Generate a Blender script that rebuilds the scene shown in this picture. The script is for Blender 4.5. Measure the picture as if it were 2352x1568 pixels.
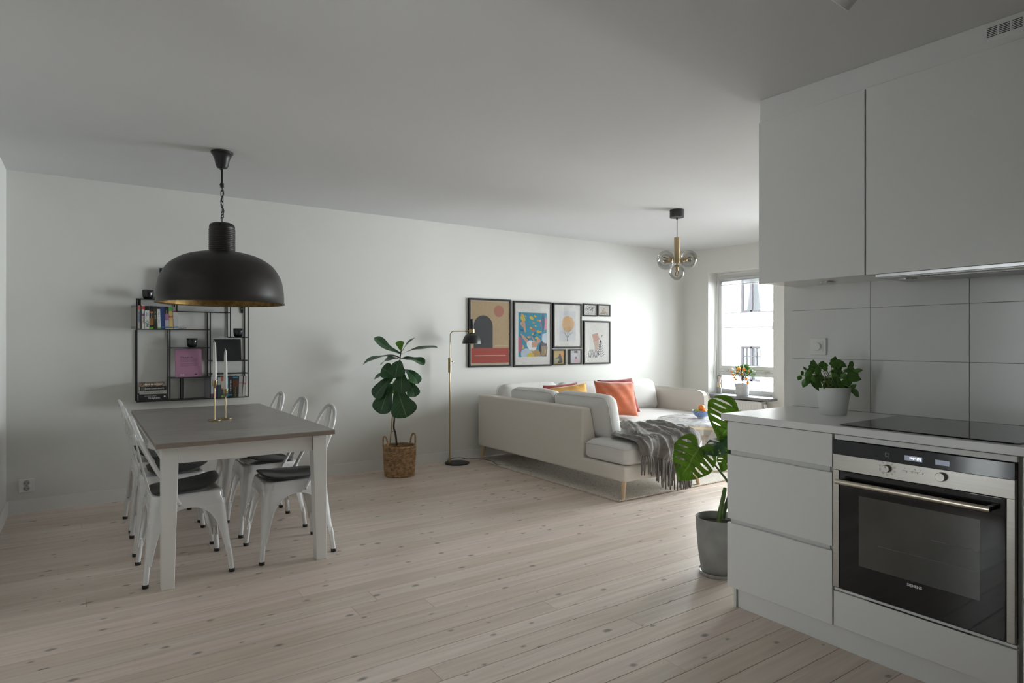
import bpy, bmesh, math, random
from mathutils import Vector, Matrix
R = math.radians
PI = math.pi
random.seed(11)
for o in list(bpy.data.objects):
    bpy.data.objects.remove(o)
SC = bpy.context.scene
COL = SC.collection

# ------------------------------------------------------------------ camera
TH = R(34.55)
cd = bpy.data.cameras.new('camera')
cd.sensor_width = 36.0
cd.lens = 1432.0 / 2352.0 * 36.0
cd.shift_y = 1.0 / 2352.0
cd.clip_start = 0.05
cam = bpy.data.objects.new('camera', cd)
COL.objects.link(cam)
cam.location = (0, 0, 1.25)
cam.rotation_euler = (R(90), 0, -TH)
SC.camera = cam
FWD = Vector((math.sin(TH), math.cos(TH), 0))
RGT = Vector((math.cos(TH), -math.sin(TH), 0))

# ------------------------------------------------------------------ light and exposure
SKY = 34.0
w = bpy.data.worlds.new('overcast_sky')
SC.world = w
w.use_nodes = True
wb = w.node_tree.nodes['Background']
wb.inputs[0].default_value = (0.93, 0.97, 1.0, 1)
wb.inputs[1].default_value = SKY
SC.view_settings.view_transform = 'Standard'
SC.view_settings.look = 'None'
SC.view_settings.exposure = -0.04
SC.view_settings.gamma = 1.0
SC.view_settings.use_curve_mapping = False
SC.cycles.use_denoising = True
SC.cycles.max_bounces = 8
SC.cycles.diffuse_bounces = 6
SC.cycles.glossy_bounces = 3
SC.cycles.transmission_bounces = 8
SC.cycles.transparent_max_bounces = 12
SC.cycles.caustics_reflective = False
SC.cycles.caustics_refractive = False
SC.cycles.sample_clamp_indirect = 6.0

def portal(name, loc, rot, sx, sy):
    l = bpy.data.lights.new(name, 'AREA')
    l.shape = 'RECTANGLE'
    l.size = sx
    l.size_y = sy
    l.cycles.is_portal = True
    o = bpy.data.objects.new(name, l)
    COL.objects.link(o)
    o.location = loc
    o.rotation_euler = rot

# window openings: wall, range along the wall, z range
WIN_A = (4.415, 5.363, 0.557, 2.155)      # in the right wall, the one in view
WIN_B = (2.1, 3.80, 0.30, 2.155)       # in the right wall, behind the kitchen wall
WIN_L = (1.70, 1.985, 0.06, 2.0)            # narrow glazed side light in the left wall
WIN_R = (0.66, 1.02, 1.2, 1.8)            # small unseen window, added behind the camera for fill light
XW, YW, XL, YR = 6.87, 5.78, -0.456, -2.6
WT = 0.24
portal('window_portal', (XW + WT + .02, (WIN_A[0] + WIN_A[1]) / 2, (WIN_A[2] + WIN_A[3]) / 2), (0, R(90), 0), WIN_A[3] - WIN_A[2], WIN_A[1] - WIN_A[0])
portal('window_portal', (XW + WT + .02, (WIN_B[0] + WIN_B[1]) / 2, (WIN_B[2] + WIN_B[3]) / 2), (0, R(90), 0), WIN_B[3] - WIN_B[2], WIN_B[1] - WIN_B[0])
portal('window_portal', (XL - WT - .02, (WIN_L[0] + WIN_L[1]) / 2, (WIN_L[2] + WIN_L[3]) / 2), (0, R(-90), 0), WIN_L[3] - WIN_L[2], WIN_L[1] - WIN_L[0])
portal('window_portal', ((WIN_R[0] + WIN_R[1]) / 2, YR - WT - .02, (WIN_R[2] + WIN_R[3]) / 2), (R(90), 0, 0), WIN_R[1] - WIN_R[0], WIN_R[3] - WIN_R[2])

# ------------------------------------------------------------------ materials
MATS = {}
def mat(name, col, rough=.5, metal=0., var=.04, scale=8., bump=0., bscale=60., spec=.5, coat=0., sheen=0., stretch=(1, 1, 1), emit=0., trans=0.):
    if name in MATS:
        return MATS[name]
    m = bpy.data.materials.new(name)
    m.use_nodes = True
    nt = m.node_tree
    N, L = nt.nodes, nt.links
    b = N['Principled BSDF']
    b.inputs['Roughness'].default_value = rough
    b.inputs['Metallic'].default_value = metal
    b.inputs['Specular IOR Level'].default_value = spec
    b.inputs['Coat Weight'].default_value = coat
    b.inputs['Sheen Weight'].default_value = sheen
    b.inputs['Transmission Weight'].default_value = trans
    tc = N.new('ShaderNodeTexCoord')
    mp = N.new('ShaderNodeMapping')
    mp.inputs['Scale'].default_value = stretch
    L.new(tc.outputs['Object'], mp.inputs[0])
    nz = N.new('ShaderNodeTexNoise')
    nz.inputs['Scale'].default_value = scale
    nz.inputs['Detail'].default_value = 4
    L.new(mp.outputs[0], nz.inputs['Vector'])
    rp = N.new('ShaderNodeValToRGB')
    rp.color_ramp.elements[0].position = .3
    rp.color_ramp.elements[1].position = .7
    rp.color_ramp.elements[0].color = tuple(max(0, c * (1 - var)) for c in col) + (1,)
    rp.color_ramp.elements[1].color = tuple(min(1, c * (1 + var)) for c in col) + (1,)
    L.new(nz.outputs[0], rp.inputs[0])
    L.new(rp.outputs[0], b.inputs['Base Color'])
    if emit:
        L.new(rp.outputs[0], b.inputs['Emission Color'])
        b.inputs['Emission Strength'].default_value = emit
    if bump:
        n2 = N.new('ShaderNodeTexNoise')
        n2.inputs['Scale'].default_value = bscale
        n2.inputs['Detail'].default_value = 3
        L.new(mp.outputs[0], n2.inputs['Vector'])
        bp = N.new('ShaderNodeBump')
        bp.inputs['Strength'].default_value = bump
        bp.inputs['Distance'].default_value = .004
        L.new(n2.outputs[0], bp.inputs['Height'])
        L.new(bp.outputs[0], b.inputs['Normal'])
    MATS[name] = m
    return m

def glass_mat(name, tint=(1, 1, 1), refl=1.0, rough=0.0, ior=1.45):
    """thin pane: what passes goes straight through, the rest mirrors"""
    if name in MATS:
        return MATS[name]
    m = bpy.data.materials.new(name)
    m.use_nodes = True
    nt = m.node_tree
    N, L = nt.nodes, nt.links
    N.remove(N['Principled BSDF'])
    out = N['Material Output']
    t = N.new('ShaderNodeBsdfTransparent')
    t.inputs[0].default_value = tint + (1,)
    g = N.new('ShaderNodeBsdfGlossy')
    g.inputs['Roughness'].default_value = rough
    fr = N.new('ShaderNodeFresnel')
    fr.inputs[0].default_value = ior
    mx = N.new('ShaderNodeMixShader')
    mu = N.new('ShaderNodeMath')
    mu.operation = 'MULTIPLY'
    mu.inputs[1].default_value = refl
    L.new(fr.outputs[0], mu.inputs[0])
    L.new(mu.outputs[0], mx.inputs[0])
    L.new(t.outputs[0], mx.inputs[1])
    L.new(g.outputs[0], mx.inputs[2])
    L.new(mx.outputs[0], out.inputs[0])
    MATS[name] = m
    return m

def plank_mat():
    m = bpy.data.materials.new('white_soaped_pine')
    m.use_nodes = True
    nt = m.node_tree
    N, L = nt.nodes, nt.links
    b = N['Principled BSDF']
    tc = N.new('ShaderNodeTexCoord')
    oi = N.new('ShaderNodeObjectInfo')
    # a different piece of wood in every plank
    cmb = N.new('ShaderNodeCombineXYZ')
    ml = N.new('ShaderNodeMath'); ml.operation = 'MULTIPLY'; ml.inputs[1].default_value = 37.0
    L.new(oi.outputs['Random'], ml.inputs[0])
    L.new(ml.outputs[0], cmb.inputs[0]); L.new(ml.outputs[0], cmb.inputs[2])
    ml2 = N.new('ShaderNodeMath'); ml2.operation = 'MULTIPLY'; ml2.inputs[1].default_value = 11.0
    L.new(oi.outputs['Random'], ml2.inputs[0]); L.new(ml2.outputs[0], cmb.inputs[1])
    add = N.new('ShaderNodeVectorMath'); add.operation = 'ADD'
    L.new(tc.outputs['Object'], add.inputs[0]); L.new(cmb.outputs[0], add.inputs[1])
    # grain
    mp = N.new('ShaderNodeMapping'); mp.inputs['Scale'].default_value = (1.6, 34, 34)
    L.new(add.outputs[0], mp.inputs[0])
    g1 = N.new('ShaderNodeTexNoise'); g1.inputs['Scale'].default_value = 1.0; g1.inputs['Detail'].default_value = 5
    L.new(mp.outputs[0], g1.inputs['Vector'])
    mpw = N.new('ShaderNodeMapping'); mpw.inputs['Scale'].default_value = (.55, 11, 11)
    L.new(add.outputs[0], mpw.inputs[0])
    g2 = N.new('ShaderNodeTexNoise'); g2.inputs['Scale'].default_value = 1.0; g2.inputs['Detail'].default_value = 2
    L.new(mpw.outputs[0], g2.inputs['Vector'])
    rings = N.new('ShaderNodeMath'); rings.operation = 'MULTIPLY'; rings.inputs[1].default_value = 40
    L.new(g2.outputs[0], rings.inputs[0])
    sn = N.new('ShaderNodeMath'); sn.operation = 'SINE'
    L.new(rings.outputs[0], sn.inputs[0])
    mr = N.new('ShaderNodeMapRange'); mr.inputs[1].default_value = .55; mr.inputs[2].default_value = 1.0
    mr.inputs[3].default_value = 0; mr.inputs[4].default_value = .34
    L.new(sn.outputs[0], mr.inputs[0])
    # knots
    mk = N.new('ShaderNodeMapping'); mk.inputs['Scale'].default_value = (5.2, 8.5, 3.0)
    L.new(add.outputs[0], mk.inputs[0])
    wob = N.new('ShaderNodeTexNoise'); wob.inputs['Scale'].default_value = 9
    L.new(mk.outputs[0], wob.inputs['Vector'])
    wmx = N.new('ShaderNodeMix'); wmx.data_type = 'VECTOR'; wmx.inputs[0].default_value = .07
    L.new(mk.outputs[0], wmx.inputs[4]); L.new(wob.outputs['Color'], wmx.inputs[5])
    vo = N.new('ShaderNodeTexVoronoi'); vo.voronoi_dimensions = '2D'; vo.inputs['Scale'].default_value = 1.0
    L.new(wmx.outputs[1], vo.inputs['Vector'])
    sep = N.new('ShaderNodeSeparateColor'); L.new(vo.outputs['Color'], sep.inputs[0])
    rad = N.new('ShaderNodeMapRange'); rad.inputs[1].default_value = .28; rad.inputs[2].default_value = 1
    rad.inputs[3].default_value = 0.0; rad.inputs[4].default_value = .12
    L.new(sep.outputs[0], rad.inputs[0])
    df = N.new('ShaderNodeMath'); df.operation = 'SUBTRACT'
    L.new(rad.outputs[0], df.inputs[0]); L.new(vo.outputs['Distance'], df.inputs[1])
    kn = N.new('ShaderNodeMapRange'); kn.inputs[1].default_value = -.02; kn.inputs[2].default_value = .05
    kn.inputs[3].default_value = 0; kn.inputs[4].default_value = .74
    L.new(df.outputs[0], kn.inputs[0])
    # base tint per plank
    base = N.new('ShaderNodeValToRGB')
    base.color_ramp.elements[0].color = (.66, .545, .46, 1)
    base.color_ramp.elements[1].color = (.78, .685, .61, 1)
    e = base.color_ramp.elements.new(.5); e.color = (.73, .635, .555, 1)
    e = base.color_ramp.elements.new(.78); e.color = (.74, .61, .54, 1)
    L.new(oi.outputs['Random'], base.inputs[0])
    gm = N.new('ShaderNodeMix'); gm.data_type = 'RGBA'; gm.blend_type = 'MULTIPLY'
    gr = N.new('ShaderNodeMapRange'); gr.inputs[1].default_value = .3; gr.inputs[2].default_value = .7
    gr.inputs[3].default_value = .86; gr.inputs[4].default_value = 1.06
    L.new(g1.outputs[0], gr.inputs[0])
    gc = N.new('ShaderNodeCombineColor')
    for i in range(3): L.new(gr.outputs[0], gc.inputs[i])
    gm.inputs[0].default_value = 1
    L.new(base.outputs[0], gm.inputs[6]); L.new(gc.outputs[0], gm.inputs[7])
    rm = N.new('ShaderNodeMix'); rm.data_type = 'RGBA'
    L.new(mr.outputs[0], rm.inputs[0]); L.new(gm.outputs[2], rm.inputs[6]); rm.inputs[7].default_value = (.55, .43, .355, 1)
    km = N.new('ShaderNodeMix'); km.data_type = 'RGBA'
    L.new(kn.outputs[0], km.inputs[0]); L.new(rm.outputs[2], km.inputs[6]); km.inputs[7].default_value = (.135, .125, .11, 1)
    L.new(km.outputs[2], b.inputs['Base Color'])
    b.inputs['Roughness'].default_value = .36
    b.inputs['Specular IOR Level'].default_value = .45
    bp = N.new('ShaderNodeBump'); bp.inputs['Strength'].default_value = .08; bp.inputs['Distance'].default_value = .002
    L.new(g1.outputs[0], bp.inputs['Height']); L.new(bp.outputs[0], b.inputs['Normal'])
    MATS['plank'] = m
    return m

def leaf_mat(name, c0, c1, cv, rough=.4, nv=7.0, trans=.0):
    """leaf with a midrib and side veins laid out along its own length (UV: along, across)"""
    m = bpy.data.materials.new(name)
    m.use_nodes = True
    nt = m.node_tree
    N, L = nt.nodes, nt.links
    b = N['Principled BSDF']
    uv = N.new('ShaderNodeUVMap')
    sp = N.new('ShaderNodeSeparateXYZ'); L.new(uv.outputs[0], sp.inputs[0])
    ab = N.new('ShaderNodeMath'); ab.operation = 'ABSOLUTE'; L.new(sp.outputs[1], ab.inputs[0])
    mid = N.new('ShaderNodeMapRange'); mid.inputs[1].default_value = .02; mid.inputs[2].default_value = .06
    mid.inputs[3].default_value = 1; mid.inputs[4].default_value = 0; L.new(ab.outputs[0], mid.inputs[0])
    sl = N.new('ShaderNodeMath'); sl.operation = 'MULTIPLY_ADD'; sl.inputs[1].default_value = -.33
    L.new(ab.outputs[0], sl.inputs[0]); L.new(sp.outputs[0], sl.inputs[2])
    ml = N.new('ShaderNodeMath'); ml.operation = 'MULTIPLY'; ml.inputs[1].default_value = nv; L.new(sl.outputs[0], ml.inputs[0])
    fr = N.new('ShaderNodeMath'); fr.operation = 'PINGPONG'; fr.inputs[1].default_value = .5; L.new(ml.outputs[0], fr.inputs[0])
    vr = N.new('ShaderNodeMapRange'); vr.inputs[1].default_value = .02; vr.inputs[2].default_value = .06
    vr.inputs[3].default_value = .6; vr.inputs[4].default_value = 0; L.new(fr.outputs[0], vr.inputs[0])
    mxv = N.new('ShaderNodeMath'); mxv.operation = 'MAXIMUM'; L.new(mid.outputs[0], mxv.inputs[0]); L.new(vr.outputs[0], mxv.inputs[1])
    tc = N.new('ShaderNodeTexCoord')
    nz = N.new('ShaderNodeTexNoise'); nz.inputs['Scale'].default_value = 9; L.new(tc.outputs['Object'], nz.inputs['Vector'])
    cm = N.new('ShaderNodeMix'); cm.data_type = 'RGBA'
    L.new(nz.outputs[0], cm.inputs[0]); cm.inputs[6].default_value = c0 + (1,); cm.inputs[7].default_value = c1 + (1,)
    c2 = N.new('ShaderNodeMix'); c2.data_type = 'RGBA'
    L.new(mxv.outputs[0], c2.inputs[0]); L.new(cm.outputs[2], c2.inputs[6]); c2.inputs[7].default_value = cv + (1,)
    L.new(c2.outputs[2], b.inputs['Base Color'])
    b.inputs['Roughness'].default_value = rough
    if trans:
        tr = N.new('ShaderNodeBsdfTranslucent'); L.new(c2.outputs[2], tr.inputs[0])
        mx = N.new('ShaderNodeMixShader'); mx.inputs[0].default_value = trans
        L.new(b.outputs[0], mx.inputs[1]); L.new(tr.outputs[0], mx.inputs[2])
        L.new(mx.outputs[0], N['Material Output'].inputs[0])
    MATS[name] = m
    return m

def marble_mat():
    m = mat('white_marble', (.80, .80, .80), .22, var=.0)
    nt = m.node_tree; N, L = nt.nodes, nt.links
    b = N['Principled BSDF']
    tc = N.new('ShaderNodeTexCoord')
    n1 = N.new('ShaderNodeTexNoise'); n1.inputs['Scale'].default_value = 3.2; n1.inputs['Detail'].default_value = 8; n1.inputs['Distortion'].default_value = 1.6
    L.new(tc.outputs['Object'], n1.inputs['Vector'])
    s = N.new('ShaderNodeMath'); s.operation = 'SUBTRACT'; s.inputs[1].default_value = .5; L.new(n1.outputs[0], s.inputs[0])
    a = N.new('ShaderNodeMath'); a.operation = 'ABSOLUTE'; L.new(s.outputs[0], a.inputs[0])
    r = N.new('ShaderNodeValToRGB')
    r.color_ramp.elements[0].color = (.45, .46, .48, 1); r.color_ramp.elements[1].color = (.82, .82, .82, 1)
    r.color_ramp.elements[1].position = .07
    L.new(a.outputs[0], r.inputs[0]); L.new(r.outputs[0], b.inputs['Base Color'])
    return m

WALL = mat('warm_white_wall_paint', (.715, .712, .685), .75, var=.012, scale=3, bump=.04, bscale=350)
CEIL = mat('white_ceiling_paint', (.66, .66, .665), .85, var=.01, scale=2, bump=.03, bscale=300)
TRIM = mat('white_trim_paint', (.78, .78, .765), .4, var=.015, scale=5)
FRONT = mat('white_lacquered_front', (.76, .76, .745), .32, var=.01, scale=3)
CARC = mat('white_cabinet_board', (.66, .66, .64), .45, var=.02)
PLANK = plank_mat()
TILE = mat('pale_grey_glazed_tile', (.72, .72, .71), .22, var=.03, scale=3, bump=.05, bscale=14)
GROUT = mat('grey_grout', (.40, .40, .38), .9, var=.08, scale=40)
WTOP = mat('white_laminate_worktop', (.80, .80, .80), .26, var=.015)
BLACKM = mat('black_powder_coated_metal', (.012, .012, .013), .42, var=.15, scale=30)
BLACKP = mat('black_plastic', (.012, .012, .012), .35, var=.1)
LAMPBLK = mat('dark_brown_black_lamp_metal', (.022, .019, .017), .40, metal=.25, var=.3, scale=5, bump=.12, bscale=90)
BRASS = mat('brushed_brass', (.50, .38, .20), .28, metal=1, var=.06, scale=20)
BRASSD = mat('dark_brass', (.30, .20, .08), .5, metal=1, var=.35, scale=30)
STEEL = mat('brushed_steel', (.46, .44, .41), .34, metal=1, var=.05, scale=3, stretch=(1, 2, 60))
CHAIRW = mat('white_enamelled_steel', (.80, .80, .80), .14, var=.01, coat=.4)
FELT = mat('charcoal_felt', (.045, .045, .043), .95, var=.3, scale=120, bump=.5, bscale=500, sheen=.2)
TABW = mat('white_lacquered_wood', (.80, .79, .765), .36, var=.012)
TABTOP = mat('grey_brown_laminate', (.36, .335, .31), .34, var=.16, scale=5, stretch=(1.2, 9, 9), bump=.05, bscale=90)
TABEDGE = mat('brown_table_edge', (.26, .21, .18), .5, var=.08, scale=20)
WAX = mat('white_wax', (.82, .81, .78), .4, var=.01)
BLKCER = mat('glossy_black_ceramic', (.012, .012, .014), .2, var=.1)
SOFA = mat('light_grey_linen', (.73, .685, .625), .9, var=.05, scale=160, bump=.25, bscale=420, sheen=.15)
CUSH = mat('pale_grey_linen_cushion', (.70, .69, .67), .9, var=.04, scale=140, bump=.25, bscale=380, sheen=.15)
PIPING = mat('linen_piping', (.62, .60, .565), .9, var=.05)
OAK = mat('pale_oak', (.60, .44, .29), .45, var=.12, scale=14, stretch=(8, 8, 1))
ORANGE = mat('burnt_orange_velvet', (.52, .115, .035), .8, var=.16, scale=7, sheen=.6, bump=.1, bscale=40)
RED = mat('brick_red_cotton', (.30, .042, .038), .9, var=.08, scale=60, sheen=.2)
MUST = mat('mustard_velvet', (.68, .36, .08), .85, var=.1, scale=30, sheen=.4)
THROW = mat('warm_grey_wool', (.145, .132, .12), .95, var=.16, scale=30, bump=.3, bscale=160, sheen=.3)
RUGM = mat('cream_wool_loop', (.62, .58, .52), .98, var=.28, scale=140, bump=1.0, bscale=220)
SEAGR = mat('braided_sea_grass', (.40, .25, .125), .75, var=.5, scale=34, bump=.4, bscale=160)
SOIL = mat('dark_potting_soil', (.03, .02, .014), .95, var=.6, scale=60, bump=1, bscale=90)
BARK = mat('dark_bark', (.07, .045, .035), .85, var=.4, scale=40, bump=.5, bscale=90)
CANE = mat('bamboo_cane', (.36, .25, .12), .6, var=.2, scale=30)
CONC = mat('grey_concrete_pot', (.30, .30, .285), .75, var=.2, scale=9, bump=.2, bscale=60)
CONCL = mat('light_grey_concrete_pot', (.52, .53, .54), .8, var=.1, scale=30, bump=.2, bscale=90)
ALU = mat('brushed_aluminium', (.62, .62, .63), .3, metal=1, var=.05, scale=20)
STONE = mat('grey_stone_sill', (.20, .20, .205), .45, var=.25, scale=25)
GLASS = glass_mat('window_glass', (.97, .985, .98), .8)
PICGLASS = glass_mat('picture_glass', (.99, .99, .99), .5, ior=1.35)
SMOKE = glass_mat('smoked_globe_glass', (.90, .90, .89), .7)
BULBG = glass_mat('bulb_glass', (.95, .94, .92), 1.0)
FIG = leaf_mat('fiddle_fig_leaf', (.018, .065, .025), (.03, .095, .03), (.13, .22, .10), .38, 8)
FIGY = leaf_mat('young_fig_leaf', (.09, .25, .02), (.12, .30, .02), (.2, .36, .08), .38, 8, .2)
MONS = leaf_mat('monstera_leaf', (.060, .145, .008), (.090, .195, .010), (.16, .28, .05), .35, 9, .28)
MOND = leaf_mat('dark_monstera_leaf', (.02, .07, .03), (.03, .09, .035), (.06, .13, .06), .3, 9, .05)
BASIL = leaf_mat('basil_leaf', (.055, .145, .022), (.095, .22, .035), (.10, .22, .05), .4, 6, .1)
CITL = leaf_mat('citrus_leaf', (.045, .13, .02), (.10, .22, .04), (.12, .25, .06), .3, 6, .15)
STEMG = mat('green_stem', (.09, .15, .035), .5, var=.15, scale=30)
CITF = mat('calamondin_peel', (.85, .30, .02), .4, var=.12, scale=20, bump=.1, bscale=200)
MARBLE = marble_mat()
PAPER = mat('book_pages', (.62, .58, .50), .9, var=.1, scale=80, stretch=(1, 1, 8))
INKW = mat('white_print', (.75, .75, .73), .6, var=.01)
INKB = mat('black_print', (.015, .015, .015), .6, var=.02)

# ------------------------------------------------------------------ mesh helpers
class MB:
    def __init__(s, org=(0, 0, 0)):
        s.v = []; s.f = []; s.m = []; s.uv = {}
        s.o = Vector(org)
        s.mi = 0
    def add(s, vs, fs, uvs=None):
        k = len(s.v)
        for i, p in enumerate(vs):
            s.v.append(Vector(p))
            if uvs: s.uv[k + i] = uvs[i]
        for f in fs:
            s.f.append(tuple(k + i for i in f)); s.m.append(s.mi)
        return k
    def box(s, x0, x1, y0, y1, z0, z1):
        s.add([(x0, y0, z0), (x1, y0, z0), (x1, y1, z0), (x0, y1, z0), (x0, y0, z1), (x1, y0, z1), (x1, y1, z1), (x0, y1, z1)],
              [(0, 3, 2, 1), (4, 5, 6, 7), (0, 1, 5, 4), (1, 2, 6, 5), (2, 3, 7, 6), (3, 0, 4, 7)])
        return s
    def hexa(s, b, t):
        s.add(list(b) + list(t), [(0, 3, 2, 1), (4, 5, 6, 7), (0, 1, 5, 4), (1, 2, 6, 5), (2, 3, 7, 6), (3, 0, 4, 7)])
        return s
    def loft(s, rings, close=True, cap0=True, cap1=True):
        n = len(rings[0]); k = len(s.v)
        vs = [p for r in rings for p in r]
        fs = []
        for i in range(len(rings) - 1):
            for j in range(n if close else n - 1):
                a = i * n + j; b = i * n + (j + 1) % n
                fs.append((a, b, b + n, a + n))
        if cap0: fs.append(tuple(reversed(range(n))))
        if cap1: fs.append(tuple((len(rings) - 1) * n + j for j in range(n)))
        s.add(vs, fs)
        return s
    def lathe(s, prof, n=24, c=(0, 0, 0), cap0=True, cap1=True):
        c = Vector(c)
        rings = [[c + Vector((r * math.cos(2 * PI * j / n), r * math.sin(2 * PI * j / n), z)) for j in range(n)] for r, z in prof]
        return s.loft(rings, True, cap0, cap1)
    def tube(s, path, r, n=8, close=False, cap=True):
        path = [Vector(p) for p in path]
        m = len(path)
        rr = r if isinstance(r, (list, tuple)) else [r] * m
        rings = []
        prev = None
        for i in range(m):
            a = path[(i - 1) % m] if (i > 0 or close) else path[0]
            b = path[(i + 1) % m] if (i < m - 1 or close) else path[-1]
            t = (b - a).normalized()
            if prev is None:
                ref = Vector((0, 0, 1)) if abs(t.z) < .9 else Vector((1, 0, 0))
                nn = (ref - t * ref.dot(t)).normalized()
            else:
                nn = (prev - t * prev.dot(t)).normalized()
            prev = nn
            bb = t.cross(nn)
            rings.append([path[i] + (nn * math.cos(2 * PI * j / n) + bb * math.sin(2 * PI * j / n)) * rr[i] for j in range(n)])
        if close:
            rings.append(rings[0])
            return s.loft(rings, True, False, False)
        return s.loft(rings, True, cap, cap)
    def sphere(s, c, r, n=16, m=10, sc=(1, 1, 1)):
        c = Vector(c)
        rings = []
        for i in range(m + 1):
            a = PI * i / m
            rr = max(math.sin(a), 1e-3)
            rings.append([c + Vector((r * sc[0] * rr * math.cos(2 * PI * j / n), r * sc[1] * rr * math.sin(2 * PI * j / n), -r * sc[2] * math.cos(a))) for j in range(n)])
        return s.loft(rings)
    def poly(s, pts):
        s.add(pts, [tuple(range(len(pts)))])
        return s
    def grid(s, P, uvs=None, skip=None):
        n = len(P); m = len(P[0])
        fs = [(i * m + j, i * m + j + 1, (i + 1) * m + j + 1, (i + 1) * m + j) for i in range(n - 1) for j in range(m - 1) if not (skip and skip(i, j))]
        s.add([p for r in P for p in r], fs, [u for r in uvs for u in r] if uvs else None)
        return s
    def build(s, name, material, parent=None, smooth=False, sharp=40, bevel=0, seg=2, subsurf=0, solid=0, loc=None):
        me = bpy.data.meshes.new(name)
        me.from_pydata([tuple(p - s.o) for p in s.v], [], s.f)
        mats = material if isinstance(material, (list, tuple)) else [material]
        for q in mats: me.materials.append(q)
        if len(mats) > 1:
            me.polygons.foreach_set('material_index', s.m)
        if s.uv:
            ul = me.uv_layers.new(name='UVMap')
            for l in me.loops:
                ul.data[l.index].uv = s.uv.get(l.vertex_index, (0, 0))
        if smooth:
            me.polygons.foreach_set('use_smooth', [True] * len(me.polygons))
            if sharp < 180: me.set_sharp_from_angle(angle=R(sharp))
        me.update()
        o = bpy.data.objects.new(name, me)
        COL.objects.link(o)
        if parent: o.parent = parent
        if loc: o.location = loc
        if solid:
            q = o.modifiers.new('thickness', 'SOLIDIFY'); q.thickness = solid; q.offset = 0
        if bevel:
            q = o.modifiers.new('bevel', 'BEVEL'); q.width = bevel; q.segments = seg; q.limit_method = 'ANGLE'; q.angle_limit = R(35)
            if not smooth:
                me.polygons.foreach_set('use_smooth', [True] * len(me.polygons))
                q.harden_normals = True
        if subsurf:
            q = o.modifiers.new('subsurf', 'SUBSURF'); q.levels = subsurf; q.render_levels = subsurf
        return o

def tag(o, label, cat=None, group=None):
    o['label'] = label
    if cat: o['category'] = cat
    if group: o['group'] = group
    return o
def thing(name, label, cat, loc=(0, 0, 0), rz=0, group=None):
    o = bpy.data.objects.new(name, None)
    COL.objects.link(o)
    o.empty_display_size = .1
    o.location = loc
    o.rotation_euler = (0, 0, rz)
    return tag(o, label, cat, group)
def struct(o):
    o['kind'] = 'structure'
    return o
def sempty(name, loc=(0, 0, 0)):
    o = bpy.data.objects.new(name, None)
    COL.objects.link(o)
    o.location = loc
    return struct(o)
def copy_tree(o, parent=None):
    c = o.copy()
    COL.objects.link(c)
    c.parent = parent
    for ch in list(o.children):
        copy_tree(ch, c)
    return c
def bxo(name, m, x0, x1, y0, y1, z0, z1, parent=None, bevel=0, org=(0, 0, 0), seg=2):
    return MB(org).box(x0, x1, y0, y1, z0, z1).build(name, m, parent, bevel=bevel, seg=seg)
def rsq(hx, hy, rc, z, n=5, c=(0, 0)):
    """rounded rectangle ring"""
    pts = []
    rc = min(rc, hx * .999, hy * .999)
    for q, (sx, sy) in enumerate(((1, 1), (-1, 1), (-1, -1), (1, -1))):
        for i in range(n + 1):
            a = PI / 2 * (q + i / n)
            pts.append(Vector((c[0] + sx * (hx - rc) + rc * math.cos(a), c[1] + sy * (hy - rc) + rc * math.sin(a), z)))
    return pts
def interp(tab, t):
    if t <= tab[0][0]: return tab[0][1]
    for (a, x), (b, y) in zip(tab, tab[1:]):
        if t <= b: return x + (y - x) * (t - a) / (b - a)
    return tab[-1][1]
def smooth_path(pts, n=6):
    """Catmull-Rom through the points"""
    P = [Vector(p) for p in pts]
    out = []
    for i in range(len(P) - 1):
        p0 = P[max(i - 1, 0)]; p1 = P[i]; p2 = P[i + 1]; p3 = P[min(i + 2, len(P) - 1)]
        for k in range(n):
            t = k / n
            out.append(.5 * ((2 * p1) + (p2 - p0) * t + (2 * p0 - 5 * p1 + 4 * p2 - p3) * t * t + (3 * p1 - p0 - 3 * p2 + p3) * t ** 3))
    out.append(P[-1])
    return out
def text_obj(body, size, m, parent, mtx, name='lettering', sx=1.0, bold=0.0):
    cu = bpy.data.curves.new('txt', 'FONT')
    cu.body = body
    cu.size = size
    cu.align_x = 'CENTER'; cu.align_y = 'CENTER'
    cu.offset = bold
    cu.extrude = .0002
    cu.resolution_u = 3
    t = bpy.data.objects.new('txt', cu)
    COL.objects.link(t)
    dg = bpy.context.evaluated_depsgraph_get()
    me = bpy.data.meshes.new_from_object(t.evaluated_get(dg))
    bpy.data.objects.remove(t)
    me.transform(Matrix.Diagonal((sx, 1, 1, 1)))
    me.transform(mtx)
    me.materials.clear()
    me.materials.append(m)
    me.name = name
    o = bpy.data.objects.new(name, me)
    COL.objects.link(o)
    o.parent = parent
    return o
def face_mtx(loc, right, up):
    r = Vector(right).normalized(); u = Vector(up).normalized(); n = r.cross(u)
    m = Matrix((r, u, n)).transposed().to_4x4()
    m.translation = Vector(loc)
    return m

# ================================================================== THE SETTING
def ceil_z(y): return 2.416 + .0136 * y

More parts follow.
